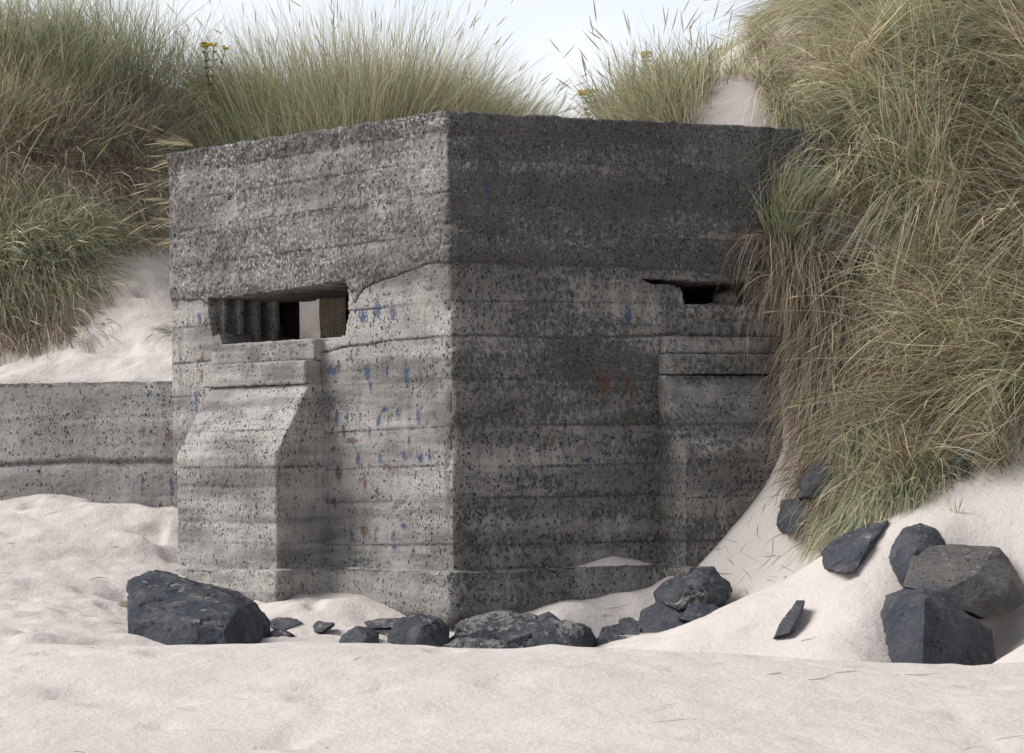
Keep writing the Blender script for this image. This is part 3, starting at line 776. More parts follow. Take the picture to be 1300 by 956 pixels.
rock('stone', [(684,782,9.15),(697,778,9.15),(712,788,9.12),(700,800,9.05),(684,796,9.05)], .12, 'small dark lump poking through shaded sand below the plinth', seed=14, e=.012, amp=.008)
rock('stone', [(668,845,8.5),(672,812,8.55),(695,806,8.6),(712,815,8.6),(712,845,8.5)], .15, 'black squarish rock at the sand edge right of the barnacled rocks', seed=15, e=.013, amp=.01)
rock('stone', [(706,832,8.55),(722,808,8.6),(742,795,8.7),(750,800,8.75),(757,812,8.75),(735,840,8.55)], .12, 'tilted grey slab rock leaning in the gap below the pillbox', M_ROCKL, seed=16, e=.013, amp=.006)
rock('stone', [(757,812,8.85),(765,796,8.9),(785,793,8.95),(790,802,8.9),(775,825,8.8)], .14, 'low black rock beside the tilted slab', M_ROCKL, seed=17, e=.013, amp=.01)
rock('stone', [(783,805,8.9),(787,787,8.95),(800,784,9.0),(815,792,8.95),(812,805,8.85)], .14, 'small square dark rock left of the shaded rock group', seed=18, e=.013, amp=.008)
rock('stone', [(812,802,8.9),(816,778,9.0),(835,764,9.05),(860,765,9.05),(885,775,9.0),(880,795,8.85),(850,805,8.82)], .25, 'lower dark rock of the shaded group with barnacle streaks', M_ROCKL, seed=19, amp=.014)
rock('boulder', [(836,755,9.15),(850,738,9.2),(885,720,9.25),(905,722,9.2),(925,750,9.1),(920,764,9.0),(900,772,8.95),(862,775,8.95),(840,765,9.0),(890,745,8.95)], .3, 'upper shaded boulder draped with sand at the foot of the right buttress', M_ROCKL, seed=20, amp=.03, cat='boulder')
rock('stone', [(860,785,8.85),(875,768,8.9),(905,766,8.9),(915,772,8.88),(885,790,8.8)], .12, 'low dark rock at the edge of the shade below the upper shaded boulder', seed=21, e=.013, amp=.01)
rock('stone', [(982,809,8.05),(990,790,8.1),(1012,762,8.2),(1022,762,8.2),(1018,780,8.12),(1010,796,8.06),(1002,803,7.98)], .06, 'thin blue grey shard of rock standing in the bright sand slope', M_ROCKL, seed=22, e=.012, amp=.006, bev=.006)
rock('boulder', [(1049,712,8.5),(1050,698,8.55),(1065,685,8.6),(1100,665,8.65),(1127,661,8.65),(1118,675,8.55),(1103,690,8.45),(1098,710,8.4),(1085,727,8.32),(1068,728,8.32),(1053,722,8.4)], .25, 'half buried dark boulder below the grass edge on the bright slope', seed=23, amp=.014, cat='boulder')
rock('boulder', [(1132,706,8.3),(1138,690,8.35),(1152,668,8.4),(1170,663,8.45),(1188,670,8.45),(1203,692,8.4),(1200,740,8.25),(1160,752,8.15),(1150,745,8.15),(1138,725,8.2),(1162,700,8.18)], .3, 'pointed dark boulder at the back left of the right hand pile', seed=24, amp=.012, cat='boulder')
rock('boulder', [(1158,712,8.15),(1165,697,8.25),(1210,694,8.35),(1264,695,8.35),(1285,715,8.3),(1300,745,8.2),(1298,768,8.1),(1255,788,8.0),(1225,775,7.95),(1185,755,7.95),(1155,745,8.0),(1280,750,8.0),(1240,730,8.0)], .35, 'broad brownish dark boulder resting on top of the right hand pile', M_ROCKB, seed=25, amp=.014, cat='boulder')
rock('boulder', [(1126,815,7.75),(1130,785,7.75),(1145,755,7.8),(1172,745,7.85),(1190,750,7.9),(1240,785,7.95),(1258,800,7.95),(1268,855,7.8),(1220,870,7.7),(1170,870,7.5),(1172,820,7.5),(1174,760,7.68),(1140,860,7.6)], .4, 'front boulder of the right hand pile with a lit grey left face', seed=26, amp=.012, cat='boulder', e=.018)
rock('stone', [(1292,838,7.5),(1300,830,7.5),(1316,832,7.5),(1312,848,7.4),(1296,848,7.4)], .1, 'small dark rock at the right end of the sand in front', seed=27, e=.012, amp=.008)
rock('stone', [(993,665,9.2),(998,634,9.28),(1012,632,9.28),(1026,650,9.2),(1013,670,9.14),(1000,676,9.14)], .3, 'black rock in the shade just right of the right buttress', seed=28, e=.014, amp=.01)
rock('boulder', [(1020,612,9.25),(1035,588,9.3),(1060,590,9.25),(1063,615,9.2),(1045,634,9.15),(1022,630,9.15)], .35, 'black boulder half hidden by hanging grass beside the pillbox', seed=30, amp=.014, cat='boulder')
rock('stone', [(1196,590,9.0),(1215,570,9.05),(1235,565,9.05),(1232,600,8.9),(1205,606,8.9)], .2, 'dark rock hidden in the grass fringe above the bright slope', seed=31, e=.015, amp=.012)
# rubble of small crusted stones between the rocks
protos = []
rr = np.random.default_rng(55)
for k in range(5):
    bm = bmesh.new()
    for _ in range(14):
        v = rr.normal(size=3); v /= np.linalg.norm(v); bm.verts.new(v * [.035, .03, .022])
    bmesh.ops.convex_hull(bm, input=bm.verts); densify(bm, .01)
    for v in [v for v in bm.verts if not v.link_faces]: bm.verts.remove(v)
    o = bm_obj('rubble_stone', bm, M_BARN if k < 3 else M_ROCK, lambda C: .006 * fbm(C, 22, 3, k) + .004 * fbm(C, 60, 3, k), False); protos.append(o)
cnt = 0
for i in range(60):
    px_ = rr.uniform(470, 800) if i % 4 else rr.uniform(560, 700); D = rr.uniform(8.72, 9.2)
    c = at(px_, 800, D); zz = float(sand_h(np.array([c[0]]), np.array([c[1]]))[0])
    if hex_dist(np.array([c[0]]), np.array([c[1]]))[0] > -.14: continue
    o = protos[cnt] if cnt < 5 else protos[cnt % 5].copy()
    if cnt >= 5: COL.objects.link(o)
    sc_ = rr.uniform(.5, 1.35); o.location = (c[0], c[1], zz + .006); o.scale = (sc_,) * 3; o.rotation_euler = (rr.uniform(-.4, .4), rr.uniform(-.4, .4), rr.uniform(0, 6.28))
    tag(o, 'small broken stone in the rubble strip along the foot of the plinth', 'stone', 'rubble stones below the pillbox'); cnt += 1
# driftwood end
b = bm_hull([at(*p) for p in [(150,767,8.75),(153,763,8.76),(163,762,8.75),(168,765,8.7),(166,772,8.68),(152,770,8.7)]] + [at(160, 766, 8.95)])
soften(b, .004); densify(b, .012)
t = NT('wood'); tag(bm_obj('driftwood', b, t.finish(t.mix(t.noise(30, 4), (.12, .09, .07), (.22, .17, .13)), .9), lambda C: .003 * fbm(C, 60, 3, 1)), 'short brown end of driftwood sticking out left of the largest boulder', 'driftwood')

# ------------------------------------------------------------------ grass
G1 = np.array([.20, .27, .14]); G2 = np.array([.38, .43, .25]); STR = np.array([.78, .70, .48]); STR2 = np.array([.60, .54, .38]); BR = np.array([.16, .108, .088]); BR2 = np.array([.40, .32, .265]); GG = np.array([.35, .42, .31])
def blades(P, d0, Ln, droop, width, pal, base_brown=.35, rows=7, seed=0, bend=None):
    """P base points (n,3); d0 unit directions; droop strength; returns verts, quads, colours"""
    rng = np.random.default_rng(seed); n = len(P)
    t = np.linspace(0, 1, rows)[None, :, None]
    g = np.zeros((n, 3)); g[:, 2] = -1
    if bend is not None: g = g + bend
    g = g / np.linalg.norm(g, axis=1, keepdims=True)
    k = droop[:, None, None]
    C = P[:, None] + Ln[:, None, None] * (t * d0[:, None] * (1 - .25 * k * t) + (t ** 2.1) * k * g[:, None])
    wv = rng.normal(size=(n, 3)); C = C + (Ln[:, None, None] * .05) * np.sin(t * 4.5 + rng.uniform(0, 6, (n, 1, 1))) * t * wv[:, None]
    view = P - CAM; view /= np.linalg.norm(view, axis=1, keepdims=True)
    side = np.cross(d0 + .35 * rng.normal(size=(n, 3)), rng.normal(size=(n, 3))); side /= np.linalg.norm(side, axis=1, keepdims=True) + 1e-9
    prof = np.concatenate([np.linspace(.8, 1, 3), np.linspace(.95, .12, rows - 3)])[None, :, None]
    s = side[:, None] * (width[:, None, None] * .5) * prof
    Vv = np.stack([C - s, C + s], 2).reshape(-1, 3)
    i = (np.arange(n)[:, None] * rows * 2 + np.arange(rows - 1)[None] * 2)
    Q = np.stack([i, i + 1, i + 3, i + 2], -1).reshape(-1, 4)
    tt = t[..., 0]
    c = pal[:, None, :] * (1 - base_brown * (1 - tt)[..., None] * np.array([.5, .75, .9]))
    tip = rng.uniform(0, .5, n)[:, None, None] * sstep(.5, 1, tt)[..., None]
    c = c * (1 - tip) + STR * tip
    c = np.concatenate([c, np.ones(c.shape[:2] + (1,))], -1); c = np.repeat(c, 2, 1).reshape(-1, 4)
    return Vv, Q, c
def heads(P, d, Ln, rad_, rng):
    """seed heads: slim six-sided spindles"""
    n = len(P); k = 6; rows = 6
    d = d / np.linalg.norm(d, axis=1, keepdims=True)
    a = np.cross(d, [0.3, .9, .1]); a /= np.linalg.norm(a, axis=1, keepdims=True); b = np.cross(d, a)
    t = np.linspace(0, 1, rows); r = np.array([.25, .8, 1, .85, .5, .06])
    th = np.arange(k) * 2 * np.pi / k
    C = P[:, None, None] + d[:, None, None] * (Ln[:, None, None, None] * t[None, :, None, None]) + (a[:, None, None] * np.cos(th)[None, None, :, None] + b[:, None, None] * np.sin(th)[None, None, :, None]) * (rad_ * r[None, :, None, None])
    V = C.reshape(-1, 3); idx = np.arange(n * rows * k).reshape(n, rows, k); nx = np.roll(idx, -1, 2)
    Q = np.stack([idx[:, :-1], nx[:, :-1], nx[:, 1:], idx[:, 1:]], -1).reshape(-1, 4)
    c = np.repeat((STR * [.82, .78, .75])[None] * rng.uniform(.55, 1.1, (n, 1)), rows * k, 0)
    return V, Q, np.concatenate([c, np.ones((len(c), 1))], -1)
class GB:
    def __init__(s): s.V = []; s.Q = []; s.C = []; s.n = 0
    def add(s, V, Q, C): s.V.append(V); s.Q.append(Q + s.n); s.C.append(C); s.n += len(V)
    def obj(s, name): 
        return mesh_np(name, np.concatenate(s.V), np.concatenate(s.Q), M_GR, None, False, {'col': np.concatenate(s.C)})
def palette(n, w, rng):
    """w: weights for green dark, green, straw, straw2, brown, brown2, grey-green"""
    T = np.array([G1, G2, STR, STR2, BR, BR2, GG]); w = np.array(w, float); w /= w.sum()
    i = rng.choice(7, n, p=w); c = T[i] * rng.uniform(.65, 1.35, (n, 1)); return c
MIX = (3, 3, 1.6, 2, .8, 1.2, 3)
def tuft(gb, c, n, spread, Lr, lean, fan, w, seed, droop=(.1, .5), width=(.0025, .005), hd=0, bend=None, bb=.35, ztop=None):
    """one tussock: n blades from a base disc round c, fanned about lean"""
    rng = np.random.default_rng(seed)
    a = rng.uniform(0, 2 * np.pi, n); r = spread * np.sqrt(rng.uniform(0, 1, n))
    x = c[0] + r * np.cos(a); y = c[1] + r * np.sin(a)
    z = sand_h(x, y, True) - .03 if ztop is None else np.full(n, ztop)
    P = np.stack([x, y, z], -1)
    out = np.stack([np.cos(a) * r / spread, np.sin(a) * r / spread, 0 * a], -1)
    d = np.array(lean)[None] + out * fan + rng.normal(0, .22 * fan + .05, (n, 3)); d[:, 2] = np.abs(d[:, 2]) if lean[2] > 0 else d[:, 2]
    d /= np.linalg.norm(d, axis=1, keepdims=True)
    Ln = rng.uniform(*Lr, n) * (1 - .25 * (r / spread)); dr = rng.uniform(*droop, n); wd = rng.uniform(*width, n)
    bn = None if bend is None else np.tile(np.array(bend, float), (n, 1))
    gb.add(*blades(P, d, Ln, dr, wd, palette(n, w, rng), bb, seed=seed + 1, bend=bn))
    if hd:
        k = rng.choice(n, hd, replace=False); L2 = Ln[k] * rng.uniform(1.0, 1.3, hd); dr2 = dr[k] * .45; rows = 7
        bk = None if bn is None else bn[k]
        gb.add(*blades(P[k], d[k], L2, dr2, np.full(hd, .0028), np.tile(STR2, (hd, 1)), .2, seed=seed + 2, bend=bk))
        # heads continue the stalk (same curve as in blades, without the wobble)
        g = np.zeros((hd, 3)); g[:, 2] = -1
        if bk is not None: g = g + bk
        g /= np.linalg.norm(g, axis=1, keepdims=True)
        kk = dr2[:, None]; f = lambda t: P[k] + L2[:, None] * (t * d[k] * (1 - .25 * kk * t) + (t ** 2.1) * kk * g)
        # recompute wobble to sit on the same stalk
        rg = np.random.default_rng(seed + 2); wv = rg.normal(size=(hd, 3)); ph = rg.uniform(0, 6, (hd, 1, 1))[:, 0]
        wob = lambda t: (L2[:, None] * .05) * np.sin(t * 4.5 + ph) * t * wv
        p0 = f(.88) + wob(.88); p1 = f(1.0) + wob(1.0)
        gb.add(*heads(p0, p1 - p0, rng.uniform(.08, .17, hd), .0036, rng))

def ground(px, py, D0=9.0, D1=16.0):
    """first terrain hit along a pixel ray"""
    Ds = np.linspace(D0, D1, 500); P = np.array([at(px, py, D) for D in Ds]); z = sand_h(P[:, 0], P[:, 1], True)
    k = np.argmax(z > P[:, 2]); return P[k] if (z > P[:, 2]).any() else P[-1]

def tussock(c, label, parts, group='marram grass tussocks'):
    gb = GB()
    for p in parts: tuft(gb, **p)
    o = gb.obj('marram_tussock'); return tag(o, label, 'grass tussock', group)

# central tussock behind the roof
parts = []
rng = np.random.default_rng(5)
for i in range(30):
    px = 300 + (690 - 300) * i / 29 + rng.uniform(-8, 8); D = rng.uniform(13.8, 14.5)
    c = at(px, 200, D); big = math.exp(-((px - 450) / 155) ** 2)
    side = (px - 430) / 300
    parts.append(dict(c=c, n=680, spread=.24, Lr=(.4 + .95 * big, .62 + 1.35 * big), lean=(side * .75 + rng.uniform(-.15, .15), -.1, 1), fan=.45, w=(3.5, 4, 2.5, 3, .8, 1.4, 3), seed=100 + i, droop=(.05, .5), hd=7 if px > 430 else 5))
tussock(None, 'large upright marram tussock against the sky behind the pillbox roof', parts)
# yellowing fringe spilling over the left roof edge
parts = []
for i in range(11):
    px = 250 + i * 10; c = at(px, 200, 12.9 + rng.uniform(0, .4))
    parts.append(dict(c=c, n=130, spread=.12, Lr=(.4, .75), lean=(-.75, -.3, .5), fan=.4, w=(2, 3, 4, 3, .5, 1, 2), seed=160 + i, droop=(.3, .7), hd=6))
tussock(None, 'straw tipped marram tussock leaning left over the low end of the roof', parts)
# seed-headed blades jutting left of the pillbox edge
parts = []
for i in range(6):
    c = at(236, 185 + i * 24, 11.9)
    parts.append(dict(c=c, n=24, spread=.05, Lr=(.12, .3), lean=(-.95, -.35, .35 - .06 * i), fan=.3, w=(1, 2, 4, 3, .5, 1, 1), seed=190 + i, droop=(.1, .5), hd=3, ztop=c[2]))
tussock(None, 'straw coloured marram sprigs sticking out left behind the pillbox corner', parts)
# upper left dune
def row(px0, px1, py, k, n, Lr, lean, w, seed, droop=(.15, .55), fan=.5, spread=.22, hd=4, dj=.3, bend=None, bb=.35, width=(.0025, .005), pyj=12):
    r = np.random.default_rng(seed); out = []
    for i in range(k):
        px = px0 + (px1 - px0) * (i + .5) / k + r.uniform(-10, 10); g = ground(px, py + r.uniform(-pyj, pyj))
        out.append(dict(c=g, n=n, spread=spread, Lr=Lr, lean=(lean[0] + r.uniform(-.25, .25), lean[1] + r.uniform(-.1, .1), lean[2]), fan=fan, w=w, seed=seed * 50 + i, droop=droop, hd=hd, bend=bend, bb=bb, width=width))
    return out
GRN = (3.5, 4, 1, 2, .8, 1.2, 5); DEAD = (.5, .6, .8, 1.5, 5, 5, .5); YEL = (2, 3.5, 3.5, 4, .6, 1.4, 2)
tussock(None, 'tall grey green marram tussock with brown skirt at the top left', row(-60, 205, 100, 9, 420, (.9, 1.5), (0, -.2, 1), GRN, 3, hd=2, spread=.3) + row(-60, 220, 170, 8, 320, (.6, 1.0), (.15, -.3, .9), (2, 2, .8, 1.6, 4, 4, 2), 4, hd=1) + row(-60, 215, 225, 9, 340, (.5, .9), (.2, -.5, .3), DEAD, 5, droop=(.4, 1.0), hd=1) + row(90, 225, 270, 6, 260, (.3, .6), (.1, -.6, 0), DEAD, 6, droop=(.5, 1.0), hd=1))
tussock(None, 'green marram tussock spreading above the sand left of the pillbox', row(-60, 120, 300, 8, 420, (.45, .85), (.35, -.35, .8), GRN, 7, hd=3, droop=(.3, .8)) + row(-60, 100, 350, 8, 380, (.35, .6), (.3, -.5, .4), (2, 3, 1, 2, 2, 2, 3), 8, hd=3, droop=(.4, .9)) + row(-60, 90, 400, 7, 320, (.25, .5), (.2, -.6, .1), DEAD, 9, hd=1, droop=(.5, 1.0)))
tussock(None, 'small drooping marram tuft hugging the left edge of the pillbox', [dict(c=at(224, 330, 11.6), n=90, spread=.05, Lr=(.25, .45), lean=(-.5, -.4, .3), fan=.3, w=GRN, seed=801, droop=(.5, 1.0), hd=0)])
tussock(None, 'bushy marram tussock on the skyline left of the bare sand patch', row(785, 872, 152, 7, 330, (.35, .7), (-.15, -.1, 1), YEL, 10, hd=4, spread=.17, droop=(.1, .5)) + row(790, 880, 140, 4, 110, (.5, .85), (-.1, 0, 1), GRN, 11, hd=5, spread=.16, droop=(.1, .4)) + row(885, 960, 84, 5, 150, (.18, .4), (-.1, 0, 1), YEL, 15, hd=1, spread=.14, droop=(.1, .5)))
# grass between left dune and the centre
tussock(None, 'thin marram tussock in the dip between the two skyline clumps', row(215, 300, 165, 5, 170, (.25, .5), (.1, -.2, 1), GRN, 12, hd=3, spread=.2))

# right-hand dune: continuous marram cover
BARE_R = [(850,175),(865,150),(885,125),(915,95),(950,85),(962,110),(958,165),(955,180)]
SANDLINE = [(985,640),(1010,600),(1040,640),(1055,690),(1110,660),(1160,636),(1200,612),(1250,592),(1310,578),(1500,520)]
gb = GB()
rng = np.random.default_rng(77)
n = 6500
x = rng.uniform(.8, 4.4, n); y = rng.uniform(8.6, 14.5, n); z = sand_h(x, y, True)
px, py, _ = proj(np.stack([x, y, z], -1))
line = np.interp(px, [p[0] for p in SANDLINE], [p[1] for p in SANDLINE])
hd_ = hex_dist(x, y)
e = 1e-2; gx = (sand_h(x + e, y, True) - z) / e; gy = (sand_h(x, y + e, True) - z) / e
ok = (py < line) & ~in_poly(px, py, BARE_R) & ((hd_ < -.02) | ((z > zr + .08) & (px > 950)))
ok &= (x > 1.3) | (y > 10.2)
ok &= (px > 962) & ((px > 992) | (py < 150))
ok &= ~((px < 1050) & (py < 75) & (rng.uniform(0, 1, n) < .6))
ok &= ~((px < 1010) & (py > 470))
x, y, z, px, py = x[ok], y[ok], z[ok], px[ok], py[ok]
gx = np.clip(gx[ok], -2, 2); gy = np.clip(gy[ok], -2, 2)
print('right tufts', len(x))
V_, Q_, C_ = [], [], []
for i in range(len(x)):
    pass
n = len(x)
P0 = np.stack([x, y, z], -1)
nrm = np.stack([-gx, -gy, np.ones(n)], -1); nrm /= np.linalg.norm(nrm, axis=1, keepdims=True)
zone = sstep(1160, 1060, px + 45 * vnoise(P0[:, :2], 2.5, 4)) * sstep(230, 330, py)   # brown hanging mats near the wall
patchy = fbm(P0, 1.9, 3, 44); patch2 = fbm(P0, 3.3, 3, 45)
big = (rng.uniform(0, 1, n) < .22) & ~((zone > .3) & (rng.uniform(0, 1, n) < .9))
sl = np.interp(px, [p[0] for p in SANDLINE], [p[1] for p in SANDLINE]) - py
bend0 = np.array([-.45, -.25, 0])
# litter: short dead blades hugging the ground
per = 16
P = np.repeat(P0, per, 0); P[:, :2] += rng.normal(0, .06, (n * per, 2)); P[:, 2] = sand_h(P[:, 0], P[:, 1], True) - .005
d = np.repeat(nrm * .35 + [-.25, -.2, -.3], per, 0) + rng.normal(0, .5, (n * per, 3)); d /= np.linalg.norm(d, axis=1, keepdims=True)
gb.add(*blades(P, d, rng.uniform(.12, .34, n * per) * np.repeat(.5 + .5 * sstep(0, 60, sl), per), rng.uniform(.2, .9, n * per), rng.uniform(.002, .0042, n * per), palette(n * per, (.6, 1, 1, 2, 5, 5, .8), rng), .3, seed=8))
# live tussocks
ib = np.where(big)[0]; nb = len(ib); per = 92
P = np.repeat(P0[ib], per, 0); P[:, :2] += rng.normal(0, .045, (nb * per, 2)); P[:, 2] = sand_h(P[:, 0], P[:, 1], True) - .02
near_ = np.maximum(sstep(1230, 1110, px[ib]) * sstep(250, 340, py[ib]), sstep(1130, 1050, px[ib]) * sstep(-20, 60, py[ib]))
lean = nrm[ib] * .5 + np.stack([-.8 + .75 * near_ + .9 * patchy[ib], -.15 + 0 * ib + .3 * patch2[ib], .6 - .75 * zone[ib]], -1) + rng.normal(0, .42, (nb, 3))
lean /= np.linalg.norm(lean, axis=1, keepdims=True)
d0 = np.repeat(lean, per, 0) + rng.normal(0, .22, (nb * per, 3)); d0 /= np.linalg.norm(d0, axis=1, keepdims=True)
tl = 1.15 * (1 - .4 * sstep(1080, 1000, px[ib]) * sstep(160, 100, py[ib])) * (1 - .35 * near_) * rng.uniform(.38, .95, nb) * (1 + .3 * patchy[ib]) * (.4 + .6 * sstep(0, 100, sl[ib]))
Lb = np.repeat(tl, per) * rng.uniform(.5, 1.15, nb * per)
dr = np.repeat(rng.uniform(.25, .8, nb), per) * rng.uniform(.6, 1.3, nb * per)
kind_ = rng.uniform(0, 1, nb) + .5 * patchy[ib]
N_ = nb * per
wts_g = palette(N_, GRN, rng); wts_y = palette(N_, YEL, rng); wts_d = palette(N_, DEAD, rng)
deadp = np.repeat(np.clip(.2 + .65 * zone[ib] + 1.2 * np.clip(patch2[ib] - .05, 0, 1), 0, .92), per)
col = np.where((rng.uniform(0, 1, N_) < deadp)[:, None], wts_d, np.where((rng.uniform(0, 1, N_) < np.repeat(np.clip(kind_, .1, .9), per))[:, None], wts_y, wts_g))
col = col * np.repeat(rng.uniform(.65, 1.4, nb), per)[:, None]
bend = bend0 * np.repeat(1 - .8 * near_, per)[:, None]
gb.add(*blades(P, d0, Lb, dr, rng.uniform(.0022, .0054, N_) * np.repeat(rng.uniform(.8, 1.15, nb), per), col * 1.08, .45, seed=9, bend=bend))
n, per = 1, N_
# stalks with heads
k = rng.choice(n * per, 420, replace=False)
L2 = Lb[k] * 1.25; 
gb.add(*blades(P[k], d0[k], L2, dr[k] * .5, np.full(len(k), .0028), np.tile(STR, (len(k), 1)), .2, seed=33, bend=bend[k]))
g = np.array([0, 0, -1.0]) + bend[k]; g /= np.linalg.norm(g, axis=1, keepdims=True); kk = dr[k][:, None] * .5
f = lambda t: P[k] + L2[:, None] * (t * d0[k] * (1 - .25 * kk * t) + (t ** 2.1) * kk * g)
rg = np.random.default_rng(33); wv = rg.normal(size=(len(k), 3)); ph = rg.uniform(0, 6, (len(k), 1, 1))[:, 0]
wob = lambda t: (L2[:, None] * .05) * np.sin(t * 4.5 + ph) * t * wv
p0 = f(.88) + wob(.88); p1 = f(1.) + wob(1.); gb.add(*heads(p0, p1 - p0, rng.uniform(.06, .15, len(k)), .0034, rng))
tag(gb.obj('dune_grass'), kind='stuff')

# grass hanging over the right end of the pillbox
parts = []
r = np.random.default_rng(8)
for i in range(12):
    py_ = 255 + i * 12; px_ = 996 + r.uniform(-12, 30); D = 9.95
    c = at(px_, py_, D)
    parts.append(dict(c=c, n=110, spread=.08, Lr=(.25, .55), lean=(.15 + r.uniform(-.3, .4), -.25, 1), fan=.5, w=(4, 4, .6, 1.2, 1, 1.5, 4), seed=880 + i, droop=(.05, .5), hd=0, ztop=c[2], width=(.002, .0042)))
for i in range(22):
    py_ = 300 + i * 13; px_ = 1000 + i * 4 + r.uniform(-25, 50); D = 9.93 - .3 * (i / 21)
    c = at(px_, py_, D)
    parts.append(dict(c=c, n=120, spread=.09, Lr=(.2, .5), lean=(-.1 + r.uniform(-.45, .45), -.5, .05), fan=.7, w=(.3, .3, .5, 1, 6, 4, .3), seed=900 + i, droop=(.5, 1.3), hd=0, ztop=c[2], width=(.002, .0038)))
for q_, py_ in enumerate((350, 405, 460, 515, 565)):
    parts += row(1012 + q_ * 12, 1130, py_, 6, 280, (.22, .48), (-.05, -.75, -.05), (.4, .3, .4, .9, 7, 3.5, .3), 40 + q_, droop=(.3, 1.1), fan=.8, spread=.13, hd=0, pyj=20, bb=.3)
tussock(None, 'long marram tussock hanging down over the right end of the pillbox wall', parts)
# lower hanging green tuft with seed heads near the shaded rocks
tussock(None, 'green marram tussock drooping to the sand beside the half buried boulder', row(1070, 1160, 610, 7, 300, (.25, .5), (-.15, -.5, .5), GRN, 13, hd=3, droop=(.5, 1.0), spread=.14, bend=(-.2, -.2, 0), pyj=30) + row(1075, 1120, 540, 3, 240, (.3, .5), (-.2, -.5, .6), GRN, 14, hd=3, droop=(.4, .9), spread=.14))

# backdrop grass on the dune tops away from the camera's main view
gb = GB(); n = 5200
x = rng.uniform(-9, 9, n); y = rng.uniform(12.5, 24, n); y = np.where(x < -3.1, 11.9 + (y - 12.5) * .8, y)
k = ((x < -3.2) | (x > 3.6) | (y > 15)); x, y = x[k], y[k]; n = len(x); z = sand_h(x, y, True)
per = 17; P = np.repeat(np.stack([x, y, z], -1), per, 0); P[:, :2] += rng.normal(0, .08, (len(P), 2))
px, py, zz = proj(P); keep = ~((px > 250) & (px < 800) & (py < 200) & (P[:, 1] > 13)) ; P = P[keep]
d0 = rng.normal(0, .3, P.shape) + [0, -.1, 1]; d0 /= np.linalg.norm(d0, axis=1, keepdims=True)
gb.add(*blades(P, d0, rng.uniform(.3, .7, len(P)), rng.uniform(.1, .6, len(P)), rng.uniform(.004, .007, len(P)), palette(len(P), YEL, rng), .4, seed=99))
tag(gb.obj('far_dune_grass'), kind='stuff')

# small green sprout in the sand pile
def sprout(px, py, D, n, Lr, label, seed, pal=GRN):
    gb = GB(); c = at(px, py, D)
    tuft(gb, c, n, .012, Lr, (0, -.1, 1), .5, pal, seed, droop=(.05, .35), width=(.003, .005))
    return tag(gb.obj('grass_sprout'), label, 'grass')
sprout(378, 806, 8.75, 5, (.07, .14), 'tiny green sprout in the sand right of the largest boulder', 61)
sprout(1215, 655, 8.6, 9, (.1, .22), 'sparse pale sprig on the bright slope below the grass fringe', 62, YEL)

# dry bits of grass lying on the sand
gb = GB(); n = 900
x = rng.uniform(-3.4, 3.2, n); y = rng.uniform(5, 12.8, n)
xa = np.concatenate([x, rng.uniform(.75, 1.7, 500)]); ya = np.concatenate([y, rng.uniform(8.8, 9.8, 500)])
z = sand_h(xa, ya); e = .01
k = (hex_dist(xa, ya) < -.1) & (rng.uniform(0, 1, len(xa)) < .35 + .9 * sstep(-.1, .5, fbm(np.stack([xa, ya], -1), 1.3, 2, 5)) * .7)
xa, ya, z = xa[k], ya[k], z[k]; a = rng.uniform(0, 6.28, len(xa)); ln = rng.uniform(.03, .16, len(xa))
dx = np.stack([np.cos(a), np.sin(a) * .8, 0 * a], -1); z2 = sand_h(xa + dx[:, 0] * ln, ya + dx[:, 1] * ln); dx[:, 2] = (z2 - z) / ln + .03
gb.add(*blades(np.stack([xa, ya, z + .004], -1), dx / np.linalg.norm(dx, axis=1, keepdims=True), ln, rng.uniform(0, .03, len(xa)), rng.uniform(.0015, .004, len(xa)), palette(len(xa), (0, .3, 1.5, 2, 3, 4, 0), rng), .1, seed=3))
tag(gb.obj('dry_grass_litter'), kind='stuff')

